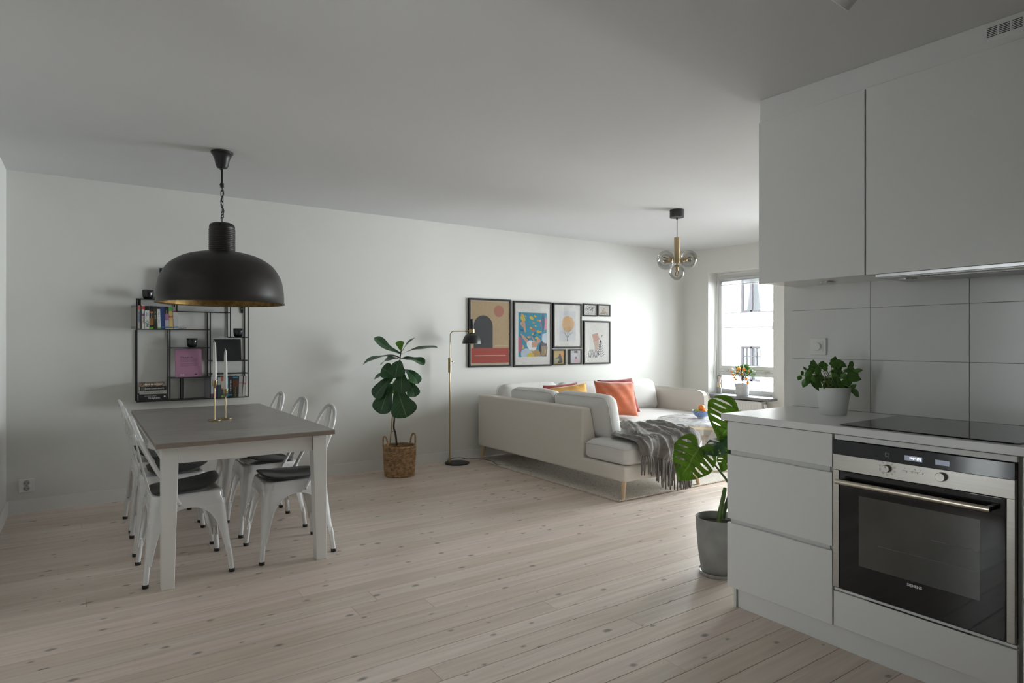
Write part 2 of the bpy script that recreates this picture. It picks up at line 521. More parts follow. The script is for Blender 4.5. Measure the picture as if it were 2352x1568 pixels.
# ---- floor of single planks, running along the far wall
floor = sempty('floor')
sub = MB().box(XL - .2, XW + .2, YR - .2, YW + .2, -.08, -.021).build('subfloor', mat('dark_joint', (.05, .04, .03), .9), floor)
PW = .117
def plank_mesh(name, L, W):
    c = .0014
    h = [(-L / 2, -W / 2), (L / 2, -W / 2), (L / 2, W / 2), (-L / 2, W / 2)]
    i = [(-L / 2 + c * .5, -W / 2 + c), (L / 2 - c * .5, -W / 2 + c), (L / 2 - c * .5, W / 2 - c), (-L / 2 + c * .5, W / 2 - c)]
    return MB().loft([[(x, y, -.0215) for x, y in h], [(x, y, -.0012) for x, y in h], [(x, y, 0) for x, y in i]])
rng = random.Random(5)
rest = MB()
y = 1.69
rows = []
while y < YW: y += PW
while y > YR:
    rows.append(y); y -= PW
for y1 in rows:
    y0 = max(y1 - PW, YR)
    yt = min(y1, YW - .012)
    gap = .0024 if (1.9 < y1 < 1.95) else .0015
    xe = XW - .01 if y1 > 1.75 else 2.64
    x = XL + .005 - rng.uniform(0, 2.4)
    while x < xe:
        L = rng.uniform(1.9, 4.3)
        a = max(x, XL + .002); b = min(x + L, xe)
        if xe - b < .5: b = xe
        if b - a > .12:
            mb = plank_mesh('plank', b - a - .0009, yt - y0 - gap)
            if y1 > .42:
                mb.build('plank', PLANK, floor, loc=((a + b) / 2, (yt + y0) / 2, 0))
            else:
                k = Vector(((a + b) / 2, (yt + y0) / 2, 0))
                rest.add([p + k for p in mb.v], mb.f)
        x = b if b == xe else x + L
ro = rest.build('plank_field', PLANK, floor)
ro['kind'] = 'stuff'

# ---- ceiling (the old ceiling rises a little towards the far wall)
x0, x1, y0, y1 = XL - .3, XW + .3, YR - .3, YW + .3
ce = MB().hexa([(x0, y0, ceil_z(y0)), (x1, y0, ceil_z(y0)), (x1, y1, ceil_z(y1)), (x0, y1, ceil_z(y1))],
               [(x0, y0, 2.75), (x1, y0, 2.75), (x1, y1, 2.75), (x0, y1, 2.75)]).build('ceiling', CEIL)
struct(ce)

# ---- walls
def wall_x(name, xa, xb, ya, yb, holes):
    m = MB(); z1 = 2.6; p = ya
    for (h0, h1, b, t) in sorted(holes):
        m.box(xa, xb, p, h0, 0, z1)
        if b > 0: m.box(xa, xb, h0, h1, 0, b)
        m.box(xa, xb, h0, h1, t, z1)
        p = h1
    m.box(xa, xb, p, yb, 0, z1)
    return struct(m.build(name, WALL))
def wall_y(name, ya, yb, xa, xb, holes):
    m = MB(); z1 = 2.6; p = xa
    for (h0, h1, b, t) in sorted(holes):
        m.box(p, h0, ya, yb, 0, z1)
        if b > 0: m.box(h0, h1, ya, yb, 0, b)
        m.box(h0, h1, ya, yb, t, z1)
        p = h1
    m.box(p, xb, ya, yb, 0, z1)
    return struct(m.build(name, WALL))
wall_y('wall_far', YW, YW + .2, XL - WT, XW + WT, [])
wall_x('wall_left', XL - WT, XL, YR, YW, [(WIN_L[0], WIN_L[1], WIN_L[2], WIN_L[3])])
wall_x('wall_right', XW, XW + WT, 1.55, YW, [(WIN_A[0], WIN_A[1], .54, 2.167), (WIN_B[0], WIN_B[1], .285, 2.167)])
wall_y('wall_rear', YR - WT, YR, XL - WT, 3.2, [WIN_R])
wall_y('wall_near', 1.55, 1.70, 3.205, XW + WT, [])
wk = MB().box(3.083, 3.205, YR, 1.916, 0, 2.6).build('wall_kitchen', WALL)
struct(wk)
bxo('grout', GROUT, 3.0795, 3.084, -.93, 1.8685, .90, 1.58, wk)
tm = MB().box(-.004, .0045, -.1988, .1988, -.1234, .1234)
t0 = tm.build('tile', TILE, wk, bevel=.0012)
first = True
for r in range(3):
    for c in range(7):
        o = t0 if first else t0.copy()
        if not first: COL.objects.link(o)
        first = False
        o.location = (3.0790, 1.67 - .4 * c, 1.0395 + .2485 * r)

def base_board(name, x0, x1, y0, y1):
    return struct(MB().box(x0, x1, y0, y1, 0, .098).build(name, TRIM, bevel=.003))
base_board('baseboard_far', XL, XW, YW - .014, YW)
base_board('baseboard_left', XL, XL + .014, 2.55, YW - .014)
base_board('baseboard_right', XW - .014, XW, 1.70, YW - .014)

# ---- windows
def frame_rect(mb, x0, x1, a0, a1, z0, z1, wd, axis='x'):
    for (p, q, s, t) in ((a0, a0 + wd, z0, z1), (a1 - wd, a1, z0, z1), (a0 + wd, a1 - wd, z0, z0 + wd), (a0 + wd, a1 - wd, z1 - wd, z1)):
        if axis == 'x': mb.box(x0, x1, p, q, s, t)
        else: mb.box(p, q, x0, x1, s, t)
    return mb
w1 = sempty('window_1', (7.045, (WIN_A[0] + WIN_A[1]) / 2, .557))
org = w1.location
frame_rect(MB(org), 7.045, 7.11, 4.415, 5.363, .54, 2.167, .032).build('frame', TRIM, w1, bevel=.003)
bxo('transom', TRIM, 7.043, 7.11, 4.447, 5.331, .862, .890, w1, org=org, bevel=.003)
s1 = frame_rect(MB(org), 7.048, 7.10, 4.448, 5.330, .891, 2.136, .045).box(7.048, 7.10, 4.493, 5.285, 2.052, 2.091).build('upper_sash', TRIM, w1, bevel=.004)
MB(org).box(7.066, 7.070, 4.49, 5.29, .93, 2.06).build('pane', GLASS, s1)
s2 = frame_rect(MB(org), 7.048, 7.10, 4.448, 5.330, .573, .861, .056).build('lower_sash', TRIM, w1, bevel=.004)
MB(org).box(7.066, 7.070, 4.49, 5.29, .62, .82).build('pane', GLASS, s2)
sl = MB(org).box(6.872, 7.045, 4.417, 5.361, .541, .571).box(6.725, 6.868, 4.355, 5.46, .541, .571).build('window_sill', STONE, w1, bevel=.003)
bxo('weather_bar', ALU, 7.035, 7.05, 4.43, 5.35, .571, .58, w1, org=org)
hd = MB(org).box(7.030, 7.048, 4.462, 4.480, 1.47, 1.53).tube([(7.035, 4.471, 1.50), (7.00, 4.471, 1.50), (6.995, 4.485, 1.49)], .006).build('handle', ALU, w1, smooth=True)
MB(org).tube([(6.995, 4.487, 1.49), (6.992, 4.495, 1.40)], .011, 10).build('grip', BLACKP, hd, smooth=True)
for yy in (5.20, 4.60):
    MB(org).box(7.02, 7.047, yy - .03, yy + .03, .866, .876).tube([(7.03, yy, .868), (7.0, yy + .01, .845), (6.99, yy + .05, .838)], .006).build('latch', ALU, w1, smooth=True)
for yy in (5.14, 4.60):
    bxo('hinge', ALU, 7.02, 7.046, yy - .05, yy + .05, .583, .592, w1, org=org)

bl = thing('window_blind', 'grey slatted blind drawn up at the top of the window above the citrus tree', 'blind', (7.02, 4.89, 2.10))
org = bl.location
bxo('head_rail', mat('pale_grey_aluminium', (.55, .55, .56), .4, .6), 7.005, 7.042, 4.47, 5.305, 2.062, 2.088, bl, org=org)
for k in range(6):
    bxo('slat', mat('grey_blind_slat', (.42, .42, .44), .4, .3), 7.008, 7.04, 4.48, 5.295, 2.052 - .0075 * k, 2.0545 - .0075 * k, bl, org=org)
bxo('bottom_rail', mat('pale_grey_aluminium', (.55, .55, .56), .4, .6), 7.01, 7.038, 4.48, 5.295, 1.998, 2.008, bl, org=org)
MB(org).tube(smooth_path([(7.03, 5.315, 2.07), (7.02, 5.345, 1.9), (7.01, 5.335, 1.3), (7.0, 5.35, 1.0), (6.97, 5.352, .8)]), .003, 6).build('cord', TRIM, bl, smooth=True)
MB(org).tube(smooth_path([(7.03, 5.315, 2.07), (7.02, 5.335, 1.8), (7.01, 5.345, 1.2), (6.98, 5.354, .75), (7.0, 5.35, .95)]), .003, 6).build('cord', TRIM, bl, smooth=True)

def plain_window(name, axis, d0, d1, W, mull=1, cross=()):
    a0, a1, z0, z1 = W
    o = sempty(name, ((d0 + d1) / 2, (a0 + a1) / 2, z0) if axis == 'x' else ((a0 + a1) / 2, (d0 + d1) / 2, z0))
    f = frame_rect(MB(o.location), d0, d1, a0, a1, z0, z1, .06, axis)
    for k in range(mull):
        c = a0 + (a1 - a0) * (k + 1) / (mull + 1)
        if axis == 'x': f.box(d0, d1, c - .035, c + .035, z0, z1)
        else: f.box(c - .035, c + .035, d0, d1, z0, z1)
    for zc in cross:
        if axis == 'x': f.box(d0, d1, a0, a1, zc - .03, zc + .03)
        else: f.box(a0, a1, d0, d1, zc - .03, zc + .03)
    f.build('frame', TRIM, o)
    dm = (d0 + d1) / 2
    p = MB(o.location)
    if axis == 'x': p.box(dm - .002, dm + .002, a0 + .04, a1 - .04, z0 + .04, z1 - .04)
    else: p.box(a0 + .04, a1 - .04, dm - .002, dm + .002, z0 + .04, z1 - .04)
    p.build('pane', GLASS, o)
    return o
o = plain_window('window_2', 'x', 7.045, 7.10, (WIN_B[0], WIN_B[1], .285, 2.167), 1, (.875,))
plain_window('added_fill_window', 'y', YR - .2, YR - .14, WIN_R, 2)  # added out of view, lets in fill from behind
plain_window('door_1', 'x', XL - .2, XL - .14, WIN_L, 1, (.9,))

# ---- house across the street
FX = 26.0
STUC = mat('cream_stucco', (.62, .61, .585), .9, var=.03, scale=2)
FRAMEG = mat('grey_brown_window_paint', (.022, .020, .023), .6, var=.1, spec=.1)
ROOMD = mat('dim_room_behind_glass', (.03, .03, .032), .8, var=.6, scale=1.4, spec=0)  # the gloom of the unlit rooms is in this dark colour
FGL = glass_mat('street_window_glass', (.9, .93, .95), .3)
LEDGE_SHADE = mat('painted_ledge_shade', (.022, .022, .024), .6, var=.2, scale=3, spec=.1)
fb = thing('apartment_building', 'pale stucco house across the street seen through the window', 'building', (FX, 18, -6))
org = fb.location
wc = [18.44 - .55 + 3.4 * k for k in range(-3, 4)]        # window axes
rowsz = [(-3.6, -1.75), (-.62, 1.04), (2.66, 4.75)]
m = MB(org)
prev = wc[0] - 2.0
for c in wc + [None]:
    e = wc[-1] + 2.0 if c is None else c - .55
    m.box(FX, FX + .4, prev, e, -6, 6.4)
    if c is not None:
        zp = -6
        for (za, zb) in rowsz:
            m.box(FX, FX + .4, c - .55, c + .55, zp, za); zp = zb
        m.box(FX, FX + .4, c - .55, c + .55, zp, 6.4)
        prev = c + .55
m.build('wall', STUC, fb)
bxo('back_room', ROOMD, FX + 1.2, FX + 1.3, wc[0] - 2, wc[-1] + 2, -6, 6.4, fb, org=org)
for (za, zb, d) in ((2.42, 2.60, .22), (2.60, 2.66, .30), (1.70, 1.90, .16), (1.90, 1.96, .26), (1.40, 1.48, .12), (5.7, 5.9, .2), (-1.2, -.95, .22), (6.3, 6.6, .5)):
    bxo('cornice', STUC, FX - d, FX + .01, wc[0] - 2, wc[-1] + 2, za, zb, fb, org=org)
for (z, d) in ((2.663, .305), (1.963, .265)):  # shadow lines of the ledges, put in as dark strips
    bxo('ledge_shade_strip', LEDGE_SHADE, FX - d, FX + .01, wc[0] - 2, wc[-1] + 2, z - .05, z, fb, org=org)
ORN = mat('grey_ornament_and_painted_shade', (.10, .098, .10), .8, spec=.1)
for c in wc:
    for sy in (-1, 1):
        pl_ = bxo('pilaster', STUC, FX - .10, FX + .01, c + sy * 1.15 - .24, c + sy * 1.15 + .24, -.95, 1.40, fb, org=org)
        bxo('capital', STUC, FX - .15, FX + .01, c + sy * 1.15 - .30, c + sy * 1.15 + .30, .98, 1.12, pl_, org=org)
        bxo('capital_shadow', ORN, FX - .135, FX - .10, c + sy * 1.15 - .29, c + sy * 1.15 + .29, .955, .978, pl_, org=org)  # shade under the capital, set as a dark-coloured strip
    rn_ = random.Random(int(c * 10))
    for k in range(9):
        yy = c - .5 + 1.0 * k / 8
        bxo('scroll_relief', ORN, FX - .035, FX + .01, yy - .025, yy + .025, 2.10 + rn_.uniform(0, .12), 2.25 + rn_.uniform(0, .1), fb, org=org)
for c in wc[1:6]:
    for r, (za, zb) in enumerate(rowsz[:3]):
        f = MB(org)
        frame_rect(f, FX + .08, FX + .16, c - .55, c + .55, za, zb, .09)
        f.box(FX + .08, FX + .16, c - .06, c + .06, za, zb)
        zt = zb - .42 if r == 2 else za + (zb - za) * .42
        f.box(FX + .07, FX + .16, c - .55, c + .55, zt - .05, zt + .05)
        if r == 1:
            for sy in (-1, 1):
                f.box(FX + .09, FX + .15, c + sy * .27 - .02, c + sy * .27 + .02, zt, zb)
            f.box(FX + .09, FX + .15, c - .5, c + .5, (zt + zb) / 2 - .02, (zt + zb) / 2 + .02)
        wn = f.build('window', FRAMEG, fb)
        MB(org).box(FX + .11, FX + .115, c - .5, c + .5, za + .05, zb - .05).build('pane', FGL, wn)
        if r < 2 or True:
            cm = MB(org)
            for sy in (-1, 1):
                pts = []
                n = 14
                P = [[(FX + .3 + .03 * math.sin(k * 2.2), c + sy * (.5 - .42 * k / n * (1 if r == 1 else (.25 + .75 * zz))), za + (zb - za) * zz) for k in range(n + 1)] for zz in (0, .5, 1)]
                cm.grid(P)
            cm.build('curtain', mat('shade_toned_sheer_curtain', (.14, .145, .15), .9), wn)  # cloth coloured dark to stand for the unlit interior
gd = MB().box(XW + .5, FX, -8, 40, -6.2, -6).build('street', mat('asphalt', (.14, .14, .14), .9, var=.1))
struct(gd)

# ================================================================== KITCHEN
XF = 2.485
def drawer_unit(label, y0, y1):
    t = thing('drawer_cabinet', label, 'cabinet', (2.78, (y0 + y1) / 2, 0))
    org = t.location
    bxo('carcass', CARC, 2.512, 3.068, y0 + .002, y1 - .002, .112, .8835, t, org=org)
    for (za, zb) in ((.110, .4085), (.4275, .7245), (.7465, .8800)):
        d = MB(org).box(XF, XF + .018, y0 + .0015, y1 - .0015, za, zb).build('drawer_front', FRONT, t, bevel=.0022)
        if zb < .8:
            bxo('grip_rail', CARC, XF + .0185, XF + .026, y0 + .02, y1 - .02, zb - .012, zb + .019, d, org=org)
            # finger notch: a lip behind the top edge of the front
            bxo('grip_lip', FRONT, XF + .0005, XF + .018, y0 + .16, y1 - .10, zb - .0002, zb + .0012, d, org=org)
    return t
drawer_unit('white handleless three-drawer base cabinet left of the oven', 1.3345, 1.8345)
drawer_unit('white drawer cabinet right of the oven, at the edge of the picture', .12, .7195)
oc = thing('oven_cabinet', 'white base cabinet built round the oven, with a low drawer beneath', 'cabinet', (2.78, 1.03, 0))
org = oc.location
MB(org).box(2.512, 3.068, .722, .738, .112, .8835).box(2.512, 3.068, 1.3175, 1.3325, .112, .8835).box(2.512, 3.068, .738, 1.3175, .112, .20).box(2.53, 3.068, .738, 1.3175, .862, .8835).build('carcass', CARC, oc)
bxo('top_panel', FRONT, XF, XF + .018, .7325, 1.3275, .8605, .8805, oc, .002, org)
dd = bxo('drawer_front', FRONT, XF, XF + .018, .7325, 1.3305, .114, .2525, oc, .0022, org)
bxo('grip_slot', BLACKP, XF + .0015, XF + .0175, .86, 1.20, .2527, .2565, dd, org=org)
bxo('rail', TRIM, XF + .004, XF + .02, .7345, 1.328, .2575, .2665, oc, org=org)

pl = struct(MB().box(2.547, 2.562, -.9, 1.818, 0, .108).build('trim_1', FRONT, bevel=.001))
bxo('end_return', CARC, 2.535, 3.06, 1.8205, 1.834, 0, .108, pl)

wt = tag(bxo('worktop', WTOP, 2.468, 3.0745, -.9, 1.8555, .8845, .915, bevel=.002), 'white laminate worktop running along the tiled kitchen wall', 'worktop')

# ---- induction hob
ct = thing('cooktop', 'black glass induction hob set in the white worktop', 'cooktop', (2.77, 1.028, .915))
org = ct.location
HOBG = mat('black_hob_glass', (.012, .012, .013), .06, var=.02)
def chamf(x0, x1, y0, y1, c, z): return [(x0 + c, y0, z), (x1 - c, y0, z), (x1, y0 + c, z), (x1, y1 - c, z), (x1 - c, y1, z), (x0 + c, y1, z), (x0, y1 - c, z), (x0, y0 + c, z)]
MB(org).loft([chamf(2.508, 3.035, .735, 1.320, .012, .9152), chamf(2.505, 3.038, .732, 1.323, .012, .9175), chamf(2.509, 3.034, .736, 1.319, .012, .9195)]).build('glass_plate', HOBG, ct)
# ---- oven
ov = thing('oven', 'built-in oven with steel frame, black glass door and clock reading 14:45', 'oven', (2.76, 1.0345, .268))
org = ov.location
OY0, OY1 = .7375, 1.3315
bxo('casing', BLACKM, XF + .021, 3.0, .745, 1.31, .275, .855, ov, org=org)
fas = bxo('control_fascia', mat('black_fascia_glass', (.013, .014, .018), .12, var=.02), XF - .004, XF + .02, OY0, OY1, .8025, .8575, ov, .001, org)
pan = MB(org)
pan.box(XF - .003, XF + .02, OY0, OY1, .7395, .8022)
pan.box(XF - .003, XF + .02, 1.3085, OY1, .270, .7395)
pan.box(XF - .003, XF + .02, OY0, .7605, .270, .7395)
pan.build('steel_frame', STEEL, ov, bevel=.0015)
door = bxo('door', mat('black_oven_glass', (.008, .008, .009), .05, var=.02), XF - .002, XF + .02, .7615, 1.3075, .270, .7385, ov, .003, org)
# the window in the door: a dark grey opaque sheet on the glass
wg = MB(org)
wg.poly([(XF - .00245, 1.2305, .3805), (XF - .00245, .8335, .3805), (XF - .00245, .8335, .6525), (XF - .00245, 1.2305, .6525)])
wg.build('door_window', mat('dark_grey_oven_window', (.045, .05, .048), .10, var=.25, scale=3, spec=.9), door)
for z in (.475, .545):
    bxo('rack_wire', mat('oven_rack_steel', (.10, .10, .10), .4), XF - .0030, XF - .0026, .84, 1.16 if z < .5 else .98, z, z + .0018, door, org=org)
hb = MB(org).tube([(XF - .042, 1.300, .7015), (XF - .042, .792, .7015)], .0105, 14).build('handle', mat('warm_satin_steel', (.60, .55, .47), .28, metal=1, var=.03), door, smooth=True)
for yy in (1.283, .800):
    bxo('bracket', BLACKP, XF - .040, XF - .002, yy - .009, yy + .009, .694, .709, hb, .003, org)
def knob(y, z, r):
    k = MB(org)
    rings = []
    for rr, xx in ((r, XF - .003), (r * .96, XF - .018), (r * .86, XF - .021)):
        rings.append([(xx, y + rr * math.cos(2 * PI * i / 28), z + rr * math.sin(2 * PI * i / 28)) for i in range(28)])
    k.loft(rings)
    return k.build('knob', STEEL, ov, smooth=True)
kb = knob(1.126, .7765, .0148)
bxo('pointer', INKB, XF - .0214, XF - .0208, 1.125, 1.127, .780, .789, kb, org=org)
knob(.946, .7775, .0165)
for k in range(4):
    y = 1.0665 - .0178 * k
    bxo('button', STEEL, XF - .0055, XF - .003, y - .0082, y + .0082, .7735, .7800, ov, .0008, org)
sym = MB(org)
for k in range(10):
    a = R(90 + 36 * k)
    cy, cz = 1.126 + .027 * math.cos(a), .7765 + .0235 * math.sin(a)
    for (p, q, s, t) in ((-.003, .003, -.003, -.0022), (-.003, .003, .0022, .003), (-.003, -.0022, -.003, .003), (.0022, .003, -.003, .003)):
        sym.box(XF - .0033, XF - .003, cy + p, cy + q, cz + s, cz + t)
for k in range(4):
    y = 1.0665 - .0178 * k
    sym.box(XF - .0033, XF - .003, y - .003, y + .003, .7868, .7876)
    if k % 3 != 1: sym.box(XF - .0033, XF - .003, y - .0004, y + .0004, .7845, .7895)
sym.build('symbol_print', mat('grey_print', (.08, .08, .08), .5), ov)['kind'] = 'stuff'
ic = MB(org)
for (p, q, s, t) in ((-.007, .007, -.006, -.0052), (-.007, .007, .0062, .007), (-.007, -.0062, -.006, .007), (.0062, .007, -.006, .007), (-.007, .007, -.011, -.0104)):
    ic.box(XF - .0044, XF - .004, 1.126 + p, 1.126 + q, .827 + s, .827 + t)
ic.build('icon_print', mat('grey_screen_print', (.32, .32, .33), .5), fas)['kind'] = 'stuff'
SCR = mat('lit_display', (.22, .25, .31), .3, var=.02, emit=.55)
dsp = bxo('display', SCR, XF - .0048, XF - .004, 1.0075, 1.066, .8175, .8355, fas, org=org)
bxo('display', SCR, XF - .0048, XF - .004, .9225, .9655, .8172, .8345, fas, org=org)
LED = mat('white_led_digits', (.9, .93, 1.0), .5, var=0, emit=1.6)
# seven-segment 14:45
SEG = {'1': 'bc', '4': 'fgbc', '5': 'afgcd'}
dg = MB(org)
def seg(ch, yc):
    w_, h_, t_ = .0042, .0052, .0013
    for s_ in SEG[ch]:
        p = {'a': (-w_, w_, 2 * h_ - t_, 2 * h_), 'g': (-w_, w_, h_ - t_ / 2, h_ + t_ / 2), 'd': (-w_, w_, 0, t_), 'f': (-w_, -w_ + t_, h_, 2 * h_), 'b': (w_ - t_, w_, h_, 2 * h_), 'c': (w_ - t_, w_, 0, h_)}[s_]
        dg.box(XF - .0052, XF - .0048, yc - p[1], yc - p[0], .8212 + p[2], .8212 + p[3])
for ch, yc in (('1', 1.0515), ('4', 1.0405), ('4', 1.0275), ('5', 1.0165)):
    seg(ch, yc)
dg.box(XF - .0052, XF - .0048, 1.0333, 1.0345, .8240, .8252).box(XF - .0052, XF - .0048, 1.0333, 1.0345, .8285, .8297)
dg.build('clock_digits', LED, dsp)['kind'] = 'stuff'
text_obj('SIEMENS', .0145, INKW, door, Matrix.Translation(-Vector(org)) @ face_mtx((XF - .0026, 1.034, .3635), (0, -1, 0), (0, 0, 1)), sx=.92, bold=.0004)

# ---- wall cabinets
UX = 2.745
def upper(label, y0, y1):
    t = thing('wall_cabinet', label, 'cabinet', (2.91, (y0 + y1) / 2, 1.535))
    org = t.location
    bxo('carcass', FRONT, UX + .0205, 3.0735, y0 + .001, y1 - .001, 1.5365, 2.326, t, org=org)
    bxo('door', FRONT, UX, UX + .019, y0 + .0015, y1 - .0015, 1.535, 2.328, t, .002, org)
    return t
upper('white handleless wall cabinet at the end of the kitchen, over the basil', 1.3355, 1.8435)
upper('wide white wall cabinet above the extractor hood', .7345, 1.3325)
upper('white wall cabinet beyond the hood, past the edge of the picture', .12, .7315)
fp = struct(MB().hexa([(2.756, -.9, 2.3295), (2.776, -.9, 2.3295), (2.776, 1.8405, 2.3295), (2.756, 1.8405, 2.3295)],
               [(2.756, -.9, ceil_z(-.9) - .001), (2.776, -.9, ceil_z(-.9) - .001), (2.776, 1.8405, ceil_z(1.84) - .001), (2.756, 1.8405, ceil_z(1.84) - .001)]).build('trim_2', FRONT))
MB().hexa([(2.776, 1.826, 2.3295), (3.07, 1.826, 2.3295), (3.07, 1.8405, 2.3295), (2.776, 1.8405, 2.3295)],
          [(2.776, 1.826, 2.437), (3.07, 1.826, 2.437), (3.07, 1.8405, 2.437), (2.776, 1.8405, 2.437)]).build('end_filler', FRONT, fp)
vg = thing('vent_grille', 'white slotted ventilation grille in the panel above the wall cabinets', 'vent', (2.755, .85, 2.356))
org = vg.location
bxo('plate', FRONT, 2.7528, 2.7560, .782, .916, 2.356, 2.415, vg, .0008, org)
sm = MB()
for g in range(3):
    yc = .8865 - .0375 * g
    for k in range(6):
        z = 2.3735 + .0063 * k
        sm2 = MB(org).box(2.7521, 2.7529, yc - .0152, yc + .0152, z - .0013, z + .0013).build('slot', BLACKP, vg)
hd = thing('extractor_hood', 'flat steel extractor hood under the wide wall cabinet', 'hood', (2.92, 1.033, 1.51))
org = hd.location
bxo('body', mat('grey_hood_steel', (.42, .41, .40), .3, metal=.8, var=.04), 2.775, 3.05, .738, 1.296, 1.518, 1.5362, hd, .001, org)
bxo('front_strip', ALU, 2.752, 2.774, .738, 1.296, 1.5215, 1.5345, hd, .001, org)
bxo('filter', mat('hood_filter_mesh', (.36, .36, .35), .35, metal=.9, var=.2, scale=300), 2.83, 3.03, .80, 1.14, 1.5150, 1.5178, hd, org=org)
for yy in (1.225, .905):
    l = MB(org).lathe([(.034, 1.5135), (.034, 1.5178)], 24, (2.875, yy, 0)).build('lamp_ring', ALU, hd, smooth=True)
    MB(org).lathe([(.027, 1.5128), (.027, 1.5136)], 24, (2.875, yy, 0)).build('lens', mat('frosted_lens', (.55, .55, .52), .4), l)
for k in range(6):
    yy = 1.14 - .012 * k
    bxo('switch', BLACKP, 2.80, 2.81, yy - .003, yy + .003, 1.5165, 1.5178, hd, org=org)
dl = thing('cabinet_spotlight', 'small round spotlight under the end wall cabinet', 'lamp', (2.922, 1.59, 1.53))
org = dl.location
MB(org).lathe([(.034, 1.5305), (.036, 1.5362)], 28, (2.922, 1.59, 0)).build('ring', ALU, dl, smooth=True)
MB(org).lathe([(.027, 1.5298), (.027, 1.5306)], 24, (2.922, 1.59, 0)).build('lens', mat('frosted_lens', (.55, .55, .52), .4), dl)

# ---- dimmer on the tiles
dm = thing('dimmer_switch', 'white square dimmer switch with round knob on the tiles', 'switch', (3.074, 1.721, 1.184))
org = dm.location
bxo('plate', TRIM, 3.0625, 3.0744, 1.6785, 1.7635, 1.184, 1.270, dm, .004, org, 3)
bxo('insert', TRIM, 3.0608, 3.063, 1.693, 1.749, 1.1985, 1.2545, dm, .001, org)
k = MB(org)
k.loft([[(xx, 1.721 + rr * math.cos(2 * PI * i / 32), 1.2265 + rr * math.sin(2 * PI * i / 32)) for i in range(32)] for rr, xx in ((.021, 3.061), (.0205, 3.049), (.019, 3.0475))])
k.build('knob', TRIM, dm, smooth=True)
# ---- double socket on the far wall
so = thing('wall_socket', 'white double wall socket low on the wall behind the chairs', 'socket', (-.338, 5.779, .152))
org = so.location
bxo('plate', TRIM, -.384, -.293, 5.762, 5.7798, .152, .246, so, .004, org)
for zc in (.2195, .1795):
    rg = MB(org)
    rg.loft([[(-.338 + rr * math.cos(2 * PI * i / 28), yy, zc + rr * math.sin(2 * PI * i / 28)) for i in range(28)] for rr, yy in ((.0195, 5.7618), (.0188, 5.7605))])
    ro = rg.build('outlet', mat('grey_socket_insert', (.42, .42, .41), .5), so)
    for dx in (-.0095, .0095):
        h = MB(org)
        h.loft([[(-.338 + dx + .0028 * math.cos(2 * PI * i / 10), yy, zc + .0028 * math.sin(2 * PI * i / 10)) for i in range(10)] for yy in (5.7608, 5.7600)])
        h.build('hole', BLACKP, ro)
    bxo('earth_clip', BLACKP, -.343, -.333, 5.7596, 5.7606, zc - .0188, zc - .0165, ro, org=org)

# ---- ceiling spotlight near the camera
EP = Vector((1.992, 1.056, 2.333))
ax = (RGT * .57 + Vector((0, 0, .82)) - FWD * .74).normalized()
sp = thing('ceiling_spotlight', 'white cylindrical ceiling spotlight at the top edge of the picture', 'lamp', (EP.x, EP.y, 2.30))
org = sp.location
s_ = ax.cross(FWD).normalized(); q_ = ax.cross(s_)
def ring(c, r, n=28): return [c + (s_ * math.cos(2 * PI * i / n) + q_ * math.sin(2 * PI * i / n)) * r for i in range(n)]
MB(org).loft([ring(EP + ax * .004, .036), ring(EP, .0405), ring(EP + ax * .002, .043), ring(EP + ax * .075, .043), ring(EP + ax * .08, .036)]).build('shade', mat('grey_white_lamp_paint', (.72, .72, .71), .35), sp, smooth=True)
J = EP + ax * .07
MB(org).tube([J, (J.x + .01, J.y, ceil_z(J.y) - .004)], .008, 10).build('arm', TRIM, sp, smooth=True)
MB(org).lathe([(.05, ceil_z(J.y) - .014), (.052, ceil_z(J.y) - .002)], 28, (J.x + .01, J.y, 0)).build('canopy', TRIM, sp, smooth=True)

# ================================================================== DINING CORNER
TX0, TX1, TY0, TY1, TZ = .297, 1.196, 3.532, 5.402, .745
dt = thing('dining_table', 'white dining table with a grey laminate top, set against the left wall corner', 'table', ((TX0 + TX1) / 2, (TY0 + TY1) / 2, 0))
org = dt.location
top = bxo('tabletop', TABTOP, TX0, TX1, TY0, TY1, TZ - .004, TZ, dt, org=org)
bxo('top_edge', TABEDGE, TX0, TX1, TY0, TY1, TZ - .026, TZ - .0042, top, .0012, org)
LX0, LX1, LY0, LY1 = .325, 1.160, 3.572, 5.362
for sx in (0, 1):
    for sy in (0, 1):
        x = LX1 if sx else LX0; dx = -1 if sx else 1
        y = LY1 if sy else LY0; dy = -1 if sy else 1
        def q(wd, z): 
            xs = sorted((x, x + dx * wd)); ys = sorted((y, y + dy * wd))
            return [(xs[0], ys[0], z), (xs[1], ys[0], z), (xs[1], ys[1], z), (xs[0], ys[1], z)]
        MB(org).loft([q(.058, 0), q(.076, .62), q(.078, TZ - .0265)]).build('leg', TABW, dt, bevel=.003)
az0, az1 = TZ - .115, TZ - .0265
bxo('apron', TABW, LX0 + .079, LX1 - .079, LY0 + .012, LY0 + .032, az0, az1, dt, .002, org)
bxo('apron', TABW, LX0 + .079, LX1 - .079, LY1 - .032, LY1 - .012, az0, az1, dt, .002, org)
bxo('apron', TABW, LX0 + .012, LX0 + .032, LY0 + .079, LY1 - .079, az0, az1, dt, .002, org)
bxo('apron', TABW, LX1 - .032, LX1 - .012, LY0 + .079, LY1 - .079, az0, az1, dt, .002, org)

